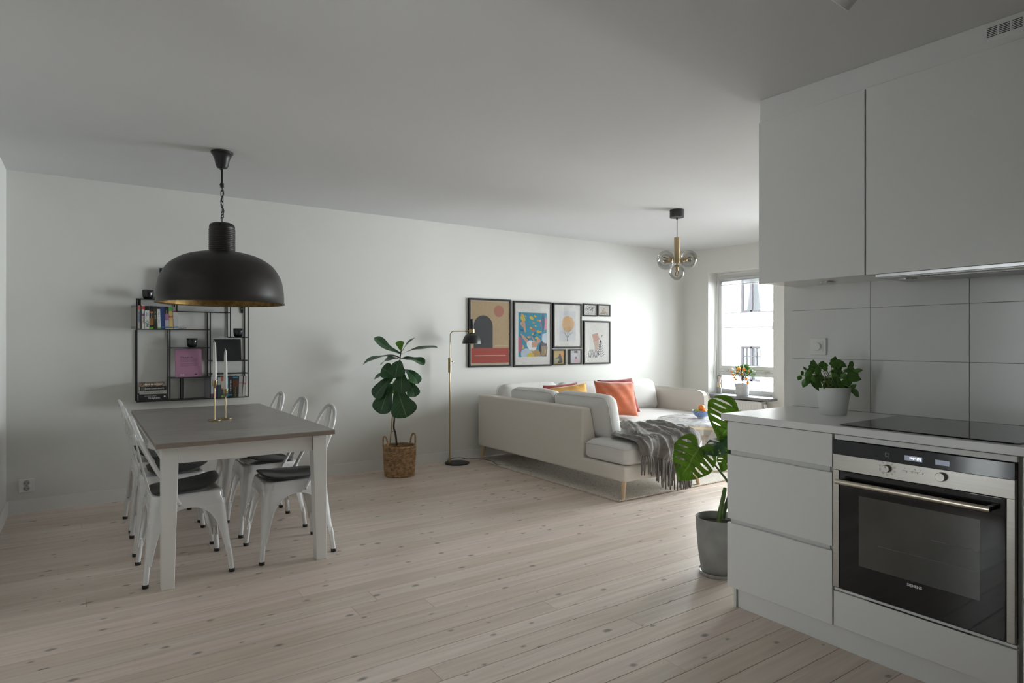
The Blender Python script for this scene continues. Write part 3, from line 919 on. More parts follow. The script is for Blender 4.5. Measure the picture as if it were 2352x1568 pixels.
# ---- pressed steel chair, facing +x
def make_chair():
    t = thing('dining_chair', '-', 'chair', (0, 0, 0), 0, 'white metal dining chairs')
    def hz(z): return interp([(0, .216), (.11, .206), (.375, .181), (.445, .170)], z)
    # seat pan with rolled skirt
    m = MB()
    rings = [rsq(h, h, rc, z, 5) for h, rc, z in ((.1805, .05, .372), (.1800, .05, .378), (.1745, .05, .432), (.1700, .05, .4425), (.1620, .05, .4460), (.1500, .055, .4450), (.1400, .06, .4395), (.1250, .06, .4375), (.08, .06, .4370), (.03, .03, .4370))]
    m.loft(rings, True, False, True)
    m.build('seat', CHAIRW, t, smooth=True, sharp=60)
    for sx in (-1, 1):
        for sy in (-1, 1):
            P = []
            zs = [.400, .376, .372, .366, .358, .346, .33, .30, .26, .21, .16, .125, .105]
            ea = []; eb = []
            for z in zs:
                h = hz(z) + (.0008 if z > .37 else 0)
                tt = max(0, min(1, (z - .11) / (.376 - .11)))
                wd = .026 + .036 * tt + .118 * (1 - math.sqrt(max(0, 1 - tt ** 5)))
                wd = min(wd, h - .001)
                rc = min(.034, wd * .75)
                row = []
                for k in range(4): row.append((wd - (wd - rc) * k / 4, 0))
                for k in range(7):
                    a = PI / 2 * k / 6
                    row.append((rc - rc * math.sin(a), rc - rc * math.cos(a)))
                for k in range(1, 5): row.append((0, rc + (wd - rc) * k / 4))
                # pressed groove down each flange
                row2 = [Vector((sx * (h - a), sy * (h - b), z)) for a, b in row]
                P.append(row2)
                if z <= .376:
                    ea.append(row2[0] + Vector((0, -sy * .002, 0))); eb.append(row2[-1] + Vector((-sx * .002, 0, 0)))
            g = MB().grid(P)
            g.tube(ea, .0036, 6); g.tube(eb, .0036, 6)
            a = Vector((sx * (hz(.15) - .012), sy * (hz(.15) - .012), .15)); b = Vector((sx * (hz(.01) - .011), sy * (hz(.01) - .011), .012))
            g.tube([a, a.lerp(b, .25), b], [.009, .0145, .0138], 12)
            lg = g.build('leg', CHAIRW, t, smooth=True, sharp=55)
            MB().lathe([(.0145, .0005), (.0158, .004), (.0158, .017), (.0145, .019)], 14, (b.x, b.y, 0)).build('foot_cap', BLACKP, lg, smooth=True)
    # back: bent tube hoop, flattened ends riveted to the seat sides
    half = [(-.045, .1805, .395), (-.065, .1795, .43), (-.115, .176, .52), (-.17, .170, .63), (-.215, .152, .735), (-.240, .118, .805), (-.252, .065, .842), (-.256, 0, .853)]
    path = smooth_path(half + [(x, -y, z) for x, y, z in reversed(half[:-1])], 5)
    hp = MB().tube(path, .0105, 10).build('back_hoop', CHAIRW, t, smooth=True)
    for sy in (-1, 1):
        m = MB()
        m.hexa([(-.064, sy * .1815, .372), (-.022, sy * .1815, .372), (-.022, sy * .1855, .372), (-.064, sy * .1855, .372)] if sy > 0 else [(-.064, -.1855, .372), (-.022, -.1855, .372), (-.022, -.1815, .372), (-.064, -.1815, .372)],
               [(-.078, sy * .1775, .435), (-.052, sy * .1775, .435), (-.052, sy * .1815, .435), (-.078, sy * .1815, .435)] if sy > 0 else [(-.078, -.1815, .435), (-.052, -.1815, .435), (-.052, -.1775, .435), (-.078, -.1775, .435)])
        br = m.build('bracket', CHAIRW, hp, bevel=.001)
        r = MB()
        r.loft([[(-.046 + rr * math.cos(2 * PI * i / 12), sy * yy, .392 + rr * math.sin(2 * PI * i / 12)) for i in range(12)] for rr, yy in ((.005, .185), (.003, .1875))])
        r.build('rivet', STEEL, hp)
    # splat
    P = []
    for k in range(15):
        u = k / 14
        x = -.158 - .094 * u ** .8; z = .425 + .42 * u
        wd = interp([(0, .060), (.15, .058), (.5, .050), (.8, .045), (1, .042)], u)
        P.append([Vector((x - .006 * math.cos(PI * s / 2) + .002, wd * s, z)) for s in (-1, -.9, -.5, 0, .5, .9, 1)])
    sp = MB().grid(P).build('splat', CHAIRW, t, smooth=True, sharp=180, solid=.003)
    e = []
    for k in range(13):
        u = k / 12
        zz = .56 + .17 * (1 - abs(2 * u - 1)) ** .5 if 0 < u < 1 else .56
        yy = .020 * math.cos(PI * u)
        uu = (zz - .425) / .42
        e.append((-.158 - .094 * uu ** .8 - .001, yy, zz))
    MB().tube(e, .003, 6).build('embossed_loop', CHAIRW, sp, smooth=True)
    m = MB()
    for s in (-1, 1):
        d = Vector((1, s, 0)).normalized(); n = Vector((-s, 1, 0)).normalized() * .011
        a = d * -.20; b = d * .20; zz = .352 + .003 * s
        m.hexa([a - n + Vector((0, 0, zz)), b - n + Vector((0, 0, zz)), b + n + Vector((0, 0, zz)), a + n + Vector((0, 0, zz))],
               [a - n + Vector((0, 0, zz + .0025)), b - n + Vector((0, 0, zz + .0025)), b + n + Vector((0, 0, zz + .0025)), a + n + Vector((0, 0, zz + .0025))])
    m.build('cross_brace', mat('grey_brown_steel', (.35, .30, .27), .4, metal=.5), t)
    return t
ch = make_chair()
CH = [(.462, 3.868, R(1), 'white metal chair on the left side of the table, nearest the camera'),
      (.460, 4.440, R(-1), 'white metal chair on the left side of the table, middle of three'),
      (.458, 4.985, R(2), 'white metal chair on the left side of the table, closest to the far wall'),
      (1.030, 3.875, R(180), 'white metal chair on the right side of the table, nearest the camera'),
      (1.032, 4.470, R(181), 'white metal chair on the right side of the table, middle of three'),
      (1.034, 5.080, R(179), 'white metal chair on the right side of the table, closest to the far wall')]
for i, (x, y, a, lb) in enumerate(CH):
    c = ch if i == 0 else copy_tree(ch)
    c.location = (x, y, 0); c.rotation_euler = (0, 0, a); c['label'] = lb

# ---- felt seat pads
def make_pad(i, x, y, a, lb, warp, tilt, off):
    m = MB()
    ph = i * 1.7
    def wz(px, py):
        return warp * ((px * px - py * py) * .75 + .05 * math.sin(9 * px + ph) * math.cos(8 * py)) + tilt * (px + .17)
    def rg(h, z, up=1):
        out = []
        for k, p in enumerate(rsq(h, h * .97, h * .62, 0, 7)):
            s = 1 + .02 * math.sin(3 * math.atan2(p.y, p.x) + ph)
            out.append(Vector((p.x * s, p.y * s, z + wz(p.x * s, p.y * s))))
        return out
    m.loft([rg(.04, 0), rg(.10, 0), rg(.155, 0), rg(.166, .003), rg(.168, .008), rg(.163, .0125), rg(.15, .0145), rg(.10, .0145), rg(.05, .0145), rg(.012, .0145)])
    o = m.build('seat_cushion', FELT, smooth=True, sharp=180)
    lo = min((p.z for p in m.v))
    o.location = (x + off * math.cos(a), y + off * math.sin(a), .4465 - lo * .85)
    o.rotation_euler = (0, 0, a)
    tag(o, lb, 'cushion', 'charcoal felt seat pads')
PD = [(.6, .0, -.0, 'charcoal felt pad on the near left chair'), (1.1, .10, .03, 'charcoal felt pad tilted up at its front edge, on the middle left chair'),
      (.9, .03, .0, 'charcoal felt pad on the left chair closest to the far wall'), (.35, .0, .01, 'charcoal felt pad on the near right chair'),
      (1.0, .04, .02, 'charcoal felt pad on the middle right chair'), (.4, .0, .0, 'charcoal felt pad on the right chair closest to the far wall')]
for i, (x, y, a, _) in enumerate(CH):
    make_pad(i, x, y, a, PD[i][3], PD[i][0], PD[i][1], PD[i][2])

# ---- candlesticks and candles
def candlestick(x, y, hcup, tip, la, lb_):
    t = thing('candlestick', la, 'candlestick', (x, y, TZ), 0, 'brass candlesticks')
    z0 = 0
    hc = hcup - TZ
    MB().lathe([(.040, 0), (.0415, .002), (.0415, .005), (.039, .007), (.010, .0075)], 32).build('foot', BRASS, t, smooth=True, sharp=30)
    MB().lathe([(.0045, .007), (.004, .03), (.004, hc - .045)], 14).build('stem', BRASS, t, smooth=True)
    MB().lathe([(.004, hc - .05), (.006, hc - .045), (.0125, hc - .030), (.0135, hc - .026), (.0145, hc - .001), (.020, hc), (.020, hc + .0015), (.0125, hc + .0015), (.0125, hc - .018)], 24).build('candle_cup', BRASS, t, smooth=True, sharp=30)
    c = thing('candle', lb_, 'candle', (x, y, hcup - .016), 0, 'white dinner candles')
    L = tip - hcup + .016
    MB().lathe([(.0115, 0), (.0115, .02), (.0120, .05), (.0112, L * .5), (.009, L * .85), (.0065, L * .96), (.002, L - .006)], 20).build('wax', WAX, c, smooth=True)
    MB().tube(smooth_path([(0, 0, L - .01), (.000, 0, L - .002), (-.002, .001, L + .004), (-.006, .001, L + .006)], 4), .0012, 6).build('wick', WAX, c, smooth=True)
candlestick(.696, 4.371, 1.003, 1.254, 'taller brass candlestick on the grey table', 'white taper candle in the taller brass candlestick')
candlestick(.771, 4.430, .941, 1.202, 'shorter brass candlestick on the grey table', 'white taper candle in the shorter brass candlestick')

# ---- big dome pendant
PX, PY = .737, 4.352
pd = thing('pendant_lamp', 'large black dome pendant lamp hanging over the dining table', 'lamp', (PX, PY, 1.49))
org = (0, 0, 1.49)
dome = [(.381, 1.494), (.379, 1.499), (.3745, 1.505), (.3745, 1.543), (.3690, 1.599), (.3560, 1.655), (.3270, 1.711), (.2900, 1.753), (.2180, 1.796), (.125, 1.822), (.080, 1.829)]
cr = smooth_path([(r, z, 0) for r, z in dome[3:]], 5)
dome = dome[:3] + [(q.x, q.y) for q in cr]
inner = [(r - .003, z - .003) for r, z in dome[2:]]
m = MB(org)
m.lathe(dome, 64, (0, 0, 0), False, False)
sh = m.build('shade', LAMPBLK, pd, smooth=True, sharp=50)
MB(org).lathe([(.379, 1.4945)] + inner + [(.02, 1.826)], 64, (0, 0, 0), False, True).build('shade_lining', BRASSD, sh, smooth=True)
pr_ = []
for k in range(12):
    z = 1.826 + k * .0122
    pr_ += [(.0755, z), (.0790, z + .003), (.0790, z + .008), (.0755, z + .011)]
pr_ += [(.077, 1.976), (.0765, 1.990), (.0705, 2.003), (.055, 2.011), (.012, 2.012)]
MB(org).lathe(pr_, 48).build('neck', LAMPBLK, pd, smooth=True, sharp=50)
MB(org).lathe([(.045, 1.70), (.05, 1.66), (.042, 1.62), (.01, 1.60)], 20).lathe([(.02, 1.70), (.02, 1.83)], 16).build('bulb', mat('frosted_bulb', (.7, .68, .6), .3), pd, smooth=True)
cz = ceil_z(PY)
MB(org).lathe([(.006, 2.362), (.030, 2.366), (.0385, 2.380), (.040, 2.392), (.0455, 2.420), (.060, 2.452), (.0655, 2.455), (.0665, 2.462), (.0665, 2.468)], 36).build('canopy', BLACKM, pd, smooth=True, sharp=40)
MB(org).lathe([(.062, 2.466), (.066, 2.469), (.060, cz - .0005)], 36).build('ceiling_ring', mat('ivory_plastic', (.55, .53, .45), .5), pd, smooth=True)
MB(org).tube([(0, 0, 2.262), (0, 0, 2.366)], .0068, 12).lathe([(.0115, 2.240), (.0115, 2.268), (.0085, 2.270)], 12).tube([(-.014, 0, 2.258), (0, 0, 2.258)], .004, 8).tube([(-.014, 0, 2.357), (0, 0, 2.357)], .004, 8).build('rod', BLACKM, pd, smooth=True)
n = 7
link = None
for k in range(n):
    zc = 2.030 + (2.236 - 2.030) * k / (n - 1)
    pts = []
    hl, hw = .0125, .0075
    for i in range(20):
        a = 2 * PI * i / 20
        u = hw * math.cos(a); v = hw * math.sin(a) + (hl if math.sin(a) > 0 else -hl)
        pts.append((u, 0, v))
    if link is None:
        link = MB().tube(pts, .0026, 6, close=True).build('chain_link', BLACKM, pd, smooth=True)
        o = link
    else:
        o = link.copy(); COL.objects.link(o)
    o.location = (.002 * math.sin(k * 2), 0, zc - 1.49)
    o.rotation_euler = (0, 0, R(20) if k % 2 else R(110))
MB(org).tube(smooth_path([(0, 0, 2.25), (.010, .004, 2.20), (-.008, 0, 2.15), (.010, -.003, 2.09), (-.006, .002, 2.05), (0, 0, 2.01)], 6), .003, 6).build('cable', BLACKP, pd, smooth=True)

# ---- metal wall shelf
SX0, SX1, SZ0, SZ1, SYF, SYB = .346, 1.158, .781, 1.588, 5.632, 5.7785
ws = thing('wall_shelf', 'black metal wall shelf with irregular compartments full of books and cups', 'shelf', (.752, 5.70, SZ0))
org = ws.location
RR = .0042
def hplate(x0, x1, z):
    m = MB(org)
    m.box(x0, x1, SYF, SYF + .007, z - .007, z)
    m.box(x0, x1, SYF + .007, SYB, z - .002, z)
    return m.build('shelf_plate', BLACKM, ws)
hplate(SX0, SX1, SZ0 + .006)
hplate(SX0, SX1, SZ1)
hplate(SX0, .868, 1.352)
hplate(.621, 1.021, 1.497)
hplate(.998, SX1, 1.291)
hplate(.572, .868, 1.206)
hplate(.862, SX1, 1.097)
hplate(.862, SX1, .989)
hplate(.572, .868, .965)
def upright(x, z0, z1, back=True):
    m = MB(org)
    m.box(x - RR, x + RR, SYF - .0005, SYF + .008, z0, z1)
    if back: m.box(x - RR * .8, x + RR * .8, SYB - .008, SYB, z0, z1)
    return m.build('upright', BLACKM, ws)
MB(org).box(SX0 - RR, SX0 + RR, SYF - .0005, SYF + .008, SZ0, SZ1).box(SX0 - RR, SX0 + RR, SYB - .008, SYB, SZ0, 1.345).build('upright', BLACKM, ws)
upright(SX1, SZ0, SZ1)
upright(.572, SZ0, 1.352)
upright(.865, SZ0, 1.497)
upright(.621, 1.497, SZ1)
upright(1.019, 1.291, SZ1)
upright(.664, SZ0, .965)
for x in (SX0 + .018, SX1 - .032):
    b = bxo('wall_bracket', BLACKM, x, x + .018, SYB - .006, SYB, 1.50, SZ1, ws, org=org)
    bxo('screw', ALU, x + .005, x + .013, SYB - .0075, SYB - .006, 1.53, 1.54, b, org=org)

# cups
def cup(x, y, z, lb):
    t = MB().lathe([(.022, 0), (.030, .004), (.0365, .018), (.0392, .045), (.0400, .072), (.0385, .073), (.0375, .045), (.0345, .02), (.028, .008), (.005, .007)], 36).build('black_cup', BLKCER, smooth=True, sharp=60)
    t.location = (x, y, z)
    return tag(t, lb, 'cup', 'black ceramic cups')
cup(.424, 5.69, SZ1 + .0005, 'black ceramic cup on the top of the wall shelf, left end')
cup(.737, 5.69, 1.2065, 'black ceramic cup standing above the pink book')
cup(1.090, 5.69, 1.2915, 'black ceramic cup in the upper right compartment of the wall shelf')
# picture standing behind the lamp
pf = thing('tabletop_picture_frame', 'black picture frame on top of the wall shelf, half hidden by the dome lamp', 'picture frame', (.62, 5.745, SZ1 + .0005))
frame_rect(MB(), -.010, .010, -.108, .108, 0, .256, .016, 'y').build('frame', BLACKM, pf)
P = MB().box(-.094, .094, -.002, .002, .014, .242).build('print', mat('pale_print', (.45, .45, .43), .6), pf)
pf.location = (.618, 5.735, SZ1 + .001); pf.rotation_euler = (R(-3), 0, 0)

# books
BOOKM = {}
def bcol(c):
    k = tuple(round(x, 3) for x in c)
    if k not in BOOKM: BOOKM[k] = mat('book_cloth_%d' % len(BOOKM), c, .5, var=.03, scale=20)
    return BOOKM[k]
def book(lb, x, z, w_, h_, d_, col, group, ang=0, lean=0, yf=SYF + .009, bands=(), text=None, tcol=INKW, tsize=.010, tz=.5, cover=None):
    """upright book, spine towards the room; x = left edge of the spine"""
    t = thing('book', lb, 'book', (x, yf, z), ang, group)
    t.rotation_euler = (0, lean, ang)
    c = bcol(col)
    cb = .0018
    m = MB().box(0, w_, 0, .0022, 0, h_).box(0, cb, .0022, d_, 0, h_).box(w_ - cb, w_, .0022, d_, 0, h_)
    cv = m.build('cover', c, t)
    MB().box(cb, w_ - cb, .0025, d_ - .002, .002, h_ - .003).build('pages', PAPER, t)
    for (a, b, bc) in bands:
        bxo('spine_band', bcol(bc), .0004, w_ - .0004, -.0003, .0001, h_ * a, h_ * b, cv)
    if cover:
        bxo('cover_print', bcol(cover), -.0004, .0001, .004, d_ - .004, h_ * .1, h_ * .92, cv)
    if text and text.isdigit():
        # title too small to read: a run of short strokes
        q = MB(); n_ = int(text); L_ = tsize * .62 * n_; z_ = h_ * tz + L_ / 2; rr = random.Random(n_ + int(x * 1000))
        for k in range(n_):
            if rr.random() > .12:
                a = rr.uniform(.25, .40) * tsize
                q.box(w_ / 2 - a, w_ / 2 + a * rr.uniform(.4, 1), -.0007, -.0001, z_ - tsize * .42, z_ - tsize * .42 + tsize * .16)
                q.box(w_ / 2 + a * rr.uniform(-1, .6), w_ / 2 + a, -.0007, -.0001, z_ - tsize * .42, z_)
            z_ -= tsize * .62
        q.build('lettering', tcol, cv)
    elif text:
        text_obj(text, tsize, tcol, cv, face_mtx((w_ / 2, -.0008, h_ * tz), (0, 0, -1), (1, 0, 0)), sx=.85, bold=.0002)
    return t
G1 = 'books standing on the long shelf'
zt = 1.3525
W_ = (.66, .66, .64); BK = (.015, .015, .016)
book('grey-blue paperback turned aside, sticking out past the left end of the shelf', .352, zt, .022, .183, .118, (.20, .22, .24), G1, ang=R(20), text='8', tcol=mat('blue_print', (.05, .07, .2), .5), tsize=.016, bands=((.82, 1, (.42, .08, .07)), (0, .25, (.28, .24, .21))), cover=(.36, .34, .31))
book('slim white book with red and orange spine lettering', .3795, zt, .0185, .184, .12, W_, G1, text='12', tcol=mat('red_print', (.55, .05, .03), .5), tsize=.011, tz=.45, bands=((.82, .97, (.5, .06, .05)), (.55, .63, (.2, .12, .4))))
book('white and black book with 1Q84 on its spine', .4005, zt, .030, .180, .12, W_, G1, bands=((.80, 1, BK),), text='1Q84', tcol=mat('green_print', (.05, .16, .11), .5), tsize=.030, tz=.25)
for k_, s_ in enumerate(('HARUKI', 'MURAKAMI')):
    text_obj(s_, .0085, INKB, bpy.data.objects[[o.name for o in bpy.data.objects if o.get('label', '').startswith('white and black book with 1Q84')][0]].children[0], face_mtx((.021 - .011 * k_, -.0008, .115), (0, 0, -1), (1, 0, 0)), sx=.8)
book('black book with orange and white lettering and a green foot', .4325, zt, .0255, .180, .12, BK, G1, bands=((0, .08, (.14, .42, .03)), (.70, .76, (.5, .18, .03)), (.16, .47, (.3, .13, .03))), text='7', tsize=.010, tz=.60)
book('dark green floral book with a cream title strip', .4605, zt, .027, .179, .12, (.028, .035, .022), G1, bands=((.30, .88, (.045, .05, .03)),), lean=R(-2), text='10', tcol=mat('cream_print', (.55, .50, .38), .5), tsize=.012, tz=.6)
book('white book with a black head and a green foot', .4880, zt, .0215, .178, .12, W_, G1, bands=((.88, 1, BK), (0, .06, (.16, .42, .05))), lean=R(-2), text='18', tcol=INKB, tsize=.008)
book('plain navy blue book on the long shelf', .5105, zt, .0275, .178, .12, (.022, .05, .17), G1, lean=R(-2), bands=((.06, .1, (.05, .22, .3)),))
book('black and lilac book with a cream title strip', .5395, zt, .0285, .177, .12, (.40, .38, .43), G1, lean=R(-2), bands=((.68, 1, BK), (.40, .68, (.30, .14, .33)), (.05, .1, (.03, .1, .15))), text='12', tcol=mat('cream_print', (.55, .50, .38), .5), tsize=.011, tz=.6)
book('yellow book with a green head on the long shelf', .5695, zt, .0270, .177, .12, (.60, .44, .17), G1, lean=R(-2), bands=((.80, 1, (.10, .33, .08)), (.52, .6, (.4, .05, .02)), (.05, .1, (.03, .1, .15))), text='15', tcol=mat('cream_print', (.55, .50, .38), .5), tsize=.009, tz=.6)
book('thick pale grey book at the right end of the row on the long shelf', .600, zt, .033, .176, .12, (.48, .47, .49), G1, lean=R(-2.5), bands=((.78, .82, (.35, .04, .06)), (.06, .11, (.03, .1, .15))))
for k, (lb, x, y, w_, d_) in enumerate((('lower of two thin pale pink booklets lying on the long shelf', .668, 5.642, .145, .11), ('upper of two thin pale pink booklets lying on the long shelf', .690, 5.650, .125, .11))):
    b = thing('booklet', lb, 'booklet', (x, y, zt + .0062 * k), R(2 - 3 * k), 'pink booklets')
    MB().box(0, w_, 0, d_, 0, .0012).box(0, w_, 0, d_, .0048, .006).box(0, .001, 0, d_, .0012, .0048).build('cover', bcol((.52, .40, .38)), b)
    MB().box(.001, w_ - .002, .001, d_ - .001, .0012, .0048).build('pages', PAPER, b)
# pink hardback showing its back cover
PINK = mat('lilac_pink_cloth', (.41, .205, .31), .45, var=.02)
pb = thing('book', 'large lilac pink hardback standing with its back cover to the room', 'book', (.615, SYF + .03, .9655))
pb.rotation_euler = (R(-7), 0, R(0))
cv = MB().box(0, .192, 0, .003, 0, .228).box(0, .192, .016, .019, 0, .228).box(.189, .192, .003, .016, 0, .228).build('cover', PINK, pb)
MB().box(.004, .188, .003, .016, .003, .225).build('pages', PAPER, pb)
bxo('hinge_groove', mat('pale_pink_edge', (.6, .36, .48), .4), .178, .1795, -.0003, .0001, 0, .228, cv)
tx = MB()
rb = random.Random(3)
PTX = mat('dark_pink_print', (.20, .09, .14), .6)
for k in range(11):
    if k == 5: continue
    L = .125 if k not in (4, 10) else (.12 if k == 4 else .055)
    x = .034
    zz = .150 - .0065 * k
    while x < .034 + L:
        wl = rb.uniform(.004, .011)
        tx.box(x, min(x + wl, .034 + L), -.0003, 0, zz, zz + .0022); x += wl + .0018
tx.build('blurb_print', PTX, cv)
hl = MB()
for k in range(20):
    if k in (6, 10, 15): continue
    hl.box(.036 + k * .0045, .0385 + k * .0045, -.0004, 0, .159, .159 + rb.uniform(.004, .008))
hl.build('headline_print', INKB, cv)
mk = MB()
for k in range(5): mk.box(.034 + k * .0062, .0375 + k * .0062, -.0004, 0, .014, .022 + .002 * (k % 2))
mk.build('publisher_mark', INKW, cv)
bc = MB()
for k in range(14): bc.box(.136 + k * .0016, .1366 + k * .0016 + .0004 * (k % 3), -.0004, 0, .016, .026)
bc.build('barcode', INKB, cv)
ab = thing('photo_album', 'large black hardback leaning in the right compartment of the wall shelf', 'book', (.8955, SYF + .028, 1.0975))
ab.rotation_euler = (R(-9), 0, 0)
cv = MB().box(.004, .214, 0, .003, 0, .178).box(.004, .214, .02, .023, 0, .178).box(0.004, .008, .003, .02, 0, .178).build('cover', mat('matt_black_cloth', (.010, .010, .011), .6), ab)
MB().box(.008, .21, .003, .02, .003, .175).build('pages', mat('black_paper', (.02, .02, .02), .9), ab)
# stack lying at the bottom left
zz = SZ0 + .0065
ST = [('thick black book at the bottom of the lying stack', .192, .138, .052, BK, 'Vänligheten', INKW, .019, 0),
      ('pale grey book lying second from the bottom of the stack', .186, .130, .026, (.40, .39, .37), 'SAGAN OM EN TYST', mat('grey_brown_print', (.2, .19, .17), .5), .008, .008),
      ('black book lying third in the stack, with a name on its spine', .180, .130, .033, BK, 'DAVID LAGERCRANTZ', INKW, .0135, .010),
      ('mottled brown and green book on top of the lying stack', .172, .135, .030, (.22, .15, .11), 'FÖRLORA', INKW, .011, .006)]
for k, (lb, w_, d_, h_, c, tx_, tc_, ts, dx) in enumerate(ST):
    b = thing('book', lb, 'book', (.357 + dx, SYF + .004 + .004 * (k % 2), zz), R((0, -1, 1, -3)[k]), 'lying stack of books')
    m = bcol(c) if k < 3 else mat('mottled_cover', (.22, .15, .11), .5, var=1.2, scale=70)
    cv = MB().box(0, w_, 0, .0022, 0, h_).box(0, w_, .0022, d_, 0, .002).box(0, w_, .0022, d_, h_ - .002, h_).build('cover', m, b)
    MB().box(.003, w_ - .003, .0022, d_ - .003, .002, h_ - .002).build('pages', PAPER, b)
    if k in (0, 2): text_obj(tx_, ts, tc_, cv, face_mtx((w_ * .55, -.0004, h_ * (.42 if k == 0 else .5)), (1, 0, 0), (0, 0, 1)), sx=.95, bold=.0002)
    if k == 0:
        text_obj('John Ajvide Lindqvist', .0095, INKW, cv, face_mtx((w_ * .42, -.0004, h_ * .74), (1, 0, 0), (0, 0, 1)))
        bxo('publisher_mark', INKW, w_ * .90, w_ * .96, -.0004, 0, h_ * .5, h_ * .7, cv)
    if k in (1, 3):
        q = MB()
        for j in range(16):
            if j in (5, 8): continue
            q.box(.03 + j * .008, .035 + j * .008, -.0005, 0, h_ * .4, h_ * (.4 if k == 1 else .35) + (.006 if k == 1 else .011))
        q.build('lettering', tc_, cv)
    if k == 2:
        bxo('portrait_print', bcol((.12, .115, .11)), .006, .040, -.0004, 0, .003, h_ - .003, cv)
    zz += h_ + .0006
G2 = 'books standing in the bottom right compartment'
zb = SZ0 + .0065
book('grey and navy paperback turned aside at the left end of the bottom row', .868, zb, .024, .176, .115, (.33, .34, .37), G2, ang=R(16), bands=((0, .2, (.03, .04, .10)), (.04, .16, (.25, .04, .06))), cover=(.36, .36, .38))
book('thin purple book in the bottom row', .9075, zb, .0125, .170, .12, (.10, .03, .10), G2)
book('dark teal book with pale lettering in the bottom row', .922, zb, .0235, .172, .12, (.02, .075, .075), G2, bands=((.62, .98, (.35, .42, .40)),))
book('orange and red book in the bottom row, beside the candle', .9475, zb, .0195, .171, .12, (.42, .10, .04), G2, bands=((.45, .80, (.5, .42, .36)), (0, .1, (.3, .4, .03)), (.1, .4, (.05, .05, .06))))
book('light blue book partly behind the short candle', .9690, zb, .0345, .170, .12, (.04, .22, .33), G2)
book('black book with bold white title in the bottom row', 1.0060, zb, .0285, .172, .12, (.02, .02, .024), G2, text='10', tsize=.016, tz=.55, bands=((.08, .14, (.03, .18, .28)),))
book('wide dark book with red and gold lettering in the bottom row', 1.0370, zb, .0440, .174, .125, (.022, .022, .014), G2, text='JAN GUILLOU', tcol=mat('gold_print', (.35, .24, .05), .5), tsize=.015, tz=.25, bands=((.9, .97, (.03, .2, .33)), (.48, .84, (.10, .03, .02))))
book('pale grey book with fine print in the bottom row', 1.0825, zb, .030, .173, .12, (.40, .39, .38), G2, lean=R(1.5), bands=((.66, .69, (.4, .1, .08)),))
book('slim white book leaning at the right end of the bottom row', 1.1135, zb, .0205, .173, .12, (.55, .54, .53), G2, lean=R(4.5), bands=((.6, .7, (.5, .2, .17)),))

# ================================================================== LIVING CORNER
def leaf_grid(base, tip, width, nrm, shape, droop=0., fold=.18, n=12, mm=4, wav=0., ph=0.):
    base = Vector(base); tip = Vector(tip); nrm = Vector(nrm)
    ax_ = tip - base; L = ax_.length; d = ax_ / L
    side = d.cross(nrm).normalized(); up = side.cross(d).normalized()
    P, U = [], []
    for i in range(n + 1):
        t = i / n
        c = base + ax_ * t + up * (droop * 4 * t * (1 - t) * L)
        hw = width / 2 * interp(shape, t)
        row, ur = [], []
        for j in range(-mm, mm + 1):
            s = j / mm
            row.append(c + side * hw * s + up * (fold * hw * abs(s) + wav * width * abs(s) * math.sin(9 * t + ph + (1.5 if s > 0 else 0))))
            ur.append((t, s))
        P.append(row); U.append(ur)
    return P, U
FIGS = [(0, .10), (.08, .26), (.2, .46), (.35, .60), (.5, .74), (.65, .94), (.78, 1.0), (.88, .90), (.95, .62), (1, .12)]
OVAL = [(0, .05), (.1, .42), (.25, .80), (.42, 1.0), (.6, .92), (.78, .62), (.92, .25), (1, .02)]

def dense(tab): return [(q.x, max(.01, q.y)) for q in smooth_path([(t, v, 0) for t, v in tab], 5)]
FIGS = dense(FIGS); OVAL = dense(OVAL)

# ---- fiddle leaf fig in a braided basket
BX, BY = 2.452, 5.425
bk = thing('basket', 'round braided sea-grass basket with two handles, holding the fig plant', 'basket', (BX, BY, 0))
rows_ = 13
hB = .285
for k in range(rows_):
    z = .012 + (hB - .024) * k / (rows_ - 1)
    r0 = interp([(0, .130), (.3, .137), (.7, .1435), (1, .1455)], k / (rows_ - 1))
    m = MB()
    ns = 44
    for q in range(2):
        pts = []
        for i in range(ns * 4):
            a = 2 * PI * i / (ns * 4)
            w_ = math.sin(a * ns / 2 + q * PI + k * 2.1)
            pts.append(((r0 + .0045 * math.cos(a * ns / 2 + q * PI + k * 2.1)) * math.cos(a), (r0 + .0045 * math.cos(a * ns / 2 + q * PI + k * 2.1)) * math.sin(a), z + .0055 * w_))
        m.tube(pts, .0078, 5, close=True)
    m.build('braid', SEAGR, bk, smooth=True)
MB().lathe([(.125, .004), (.128, .01), (.140, hB - .01)], 36, (0, 0, 0), True, False).build('inner_wall', SEAGR, bk, smooth=True)
for s in (-1, 1):
    d = (RGT * .76 + FWD * .65) * s; tdir = Vector((-d.y, d.x, 0))
    c = d * .142
    hp = [c - tdir * .042 + Vector((0, 0, hB - .06)), c - tdir * .042 + Vector((0, 0, hB + .03)) + d * .006, c - tdir * .026 + Vector((0, 0, hB + .078)) + d * .012, c + Vector((0, 0, hB + .09)) + d * .012,
          c + tdir * .026 + Vector((0, 0, hB + .078)) + d * .012, c + tdir * .042 + Vector((0, 0, hB + .03)) + d * .006, c + tdir * .042 + Vector((0, 0, hB - .06))]
    MB().tube(smooth_path(hp, 5), .0082, 7).build('handle', SEAGR, bk, smooth=True)

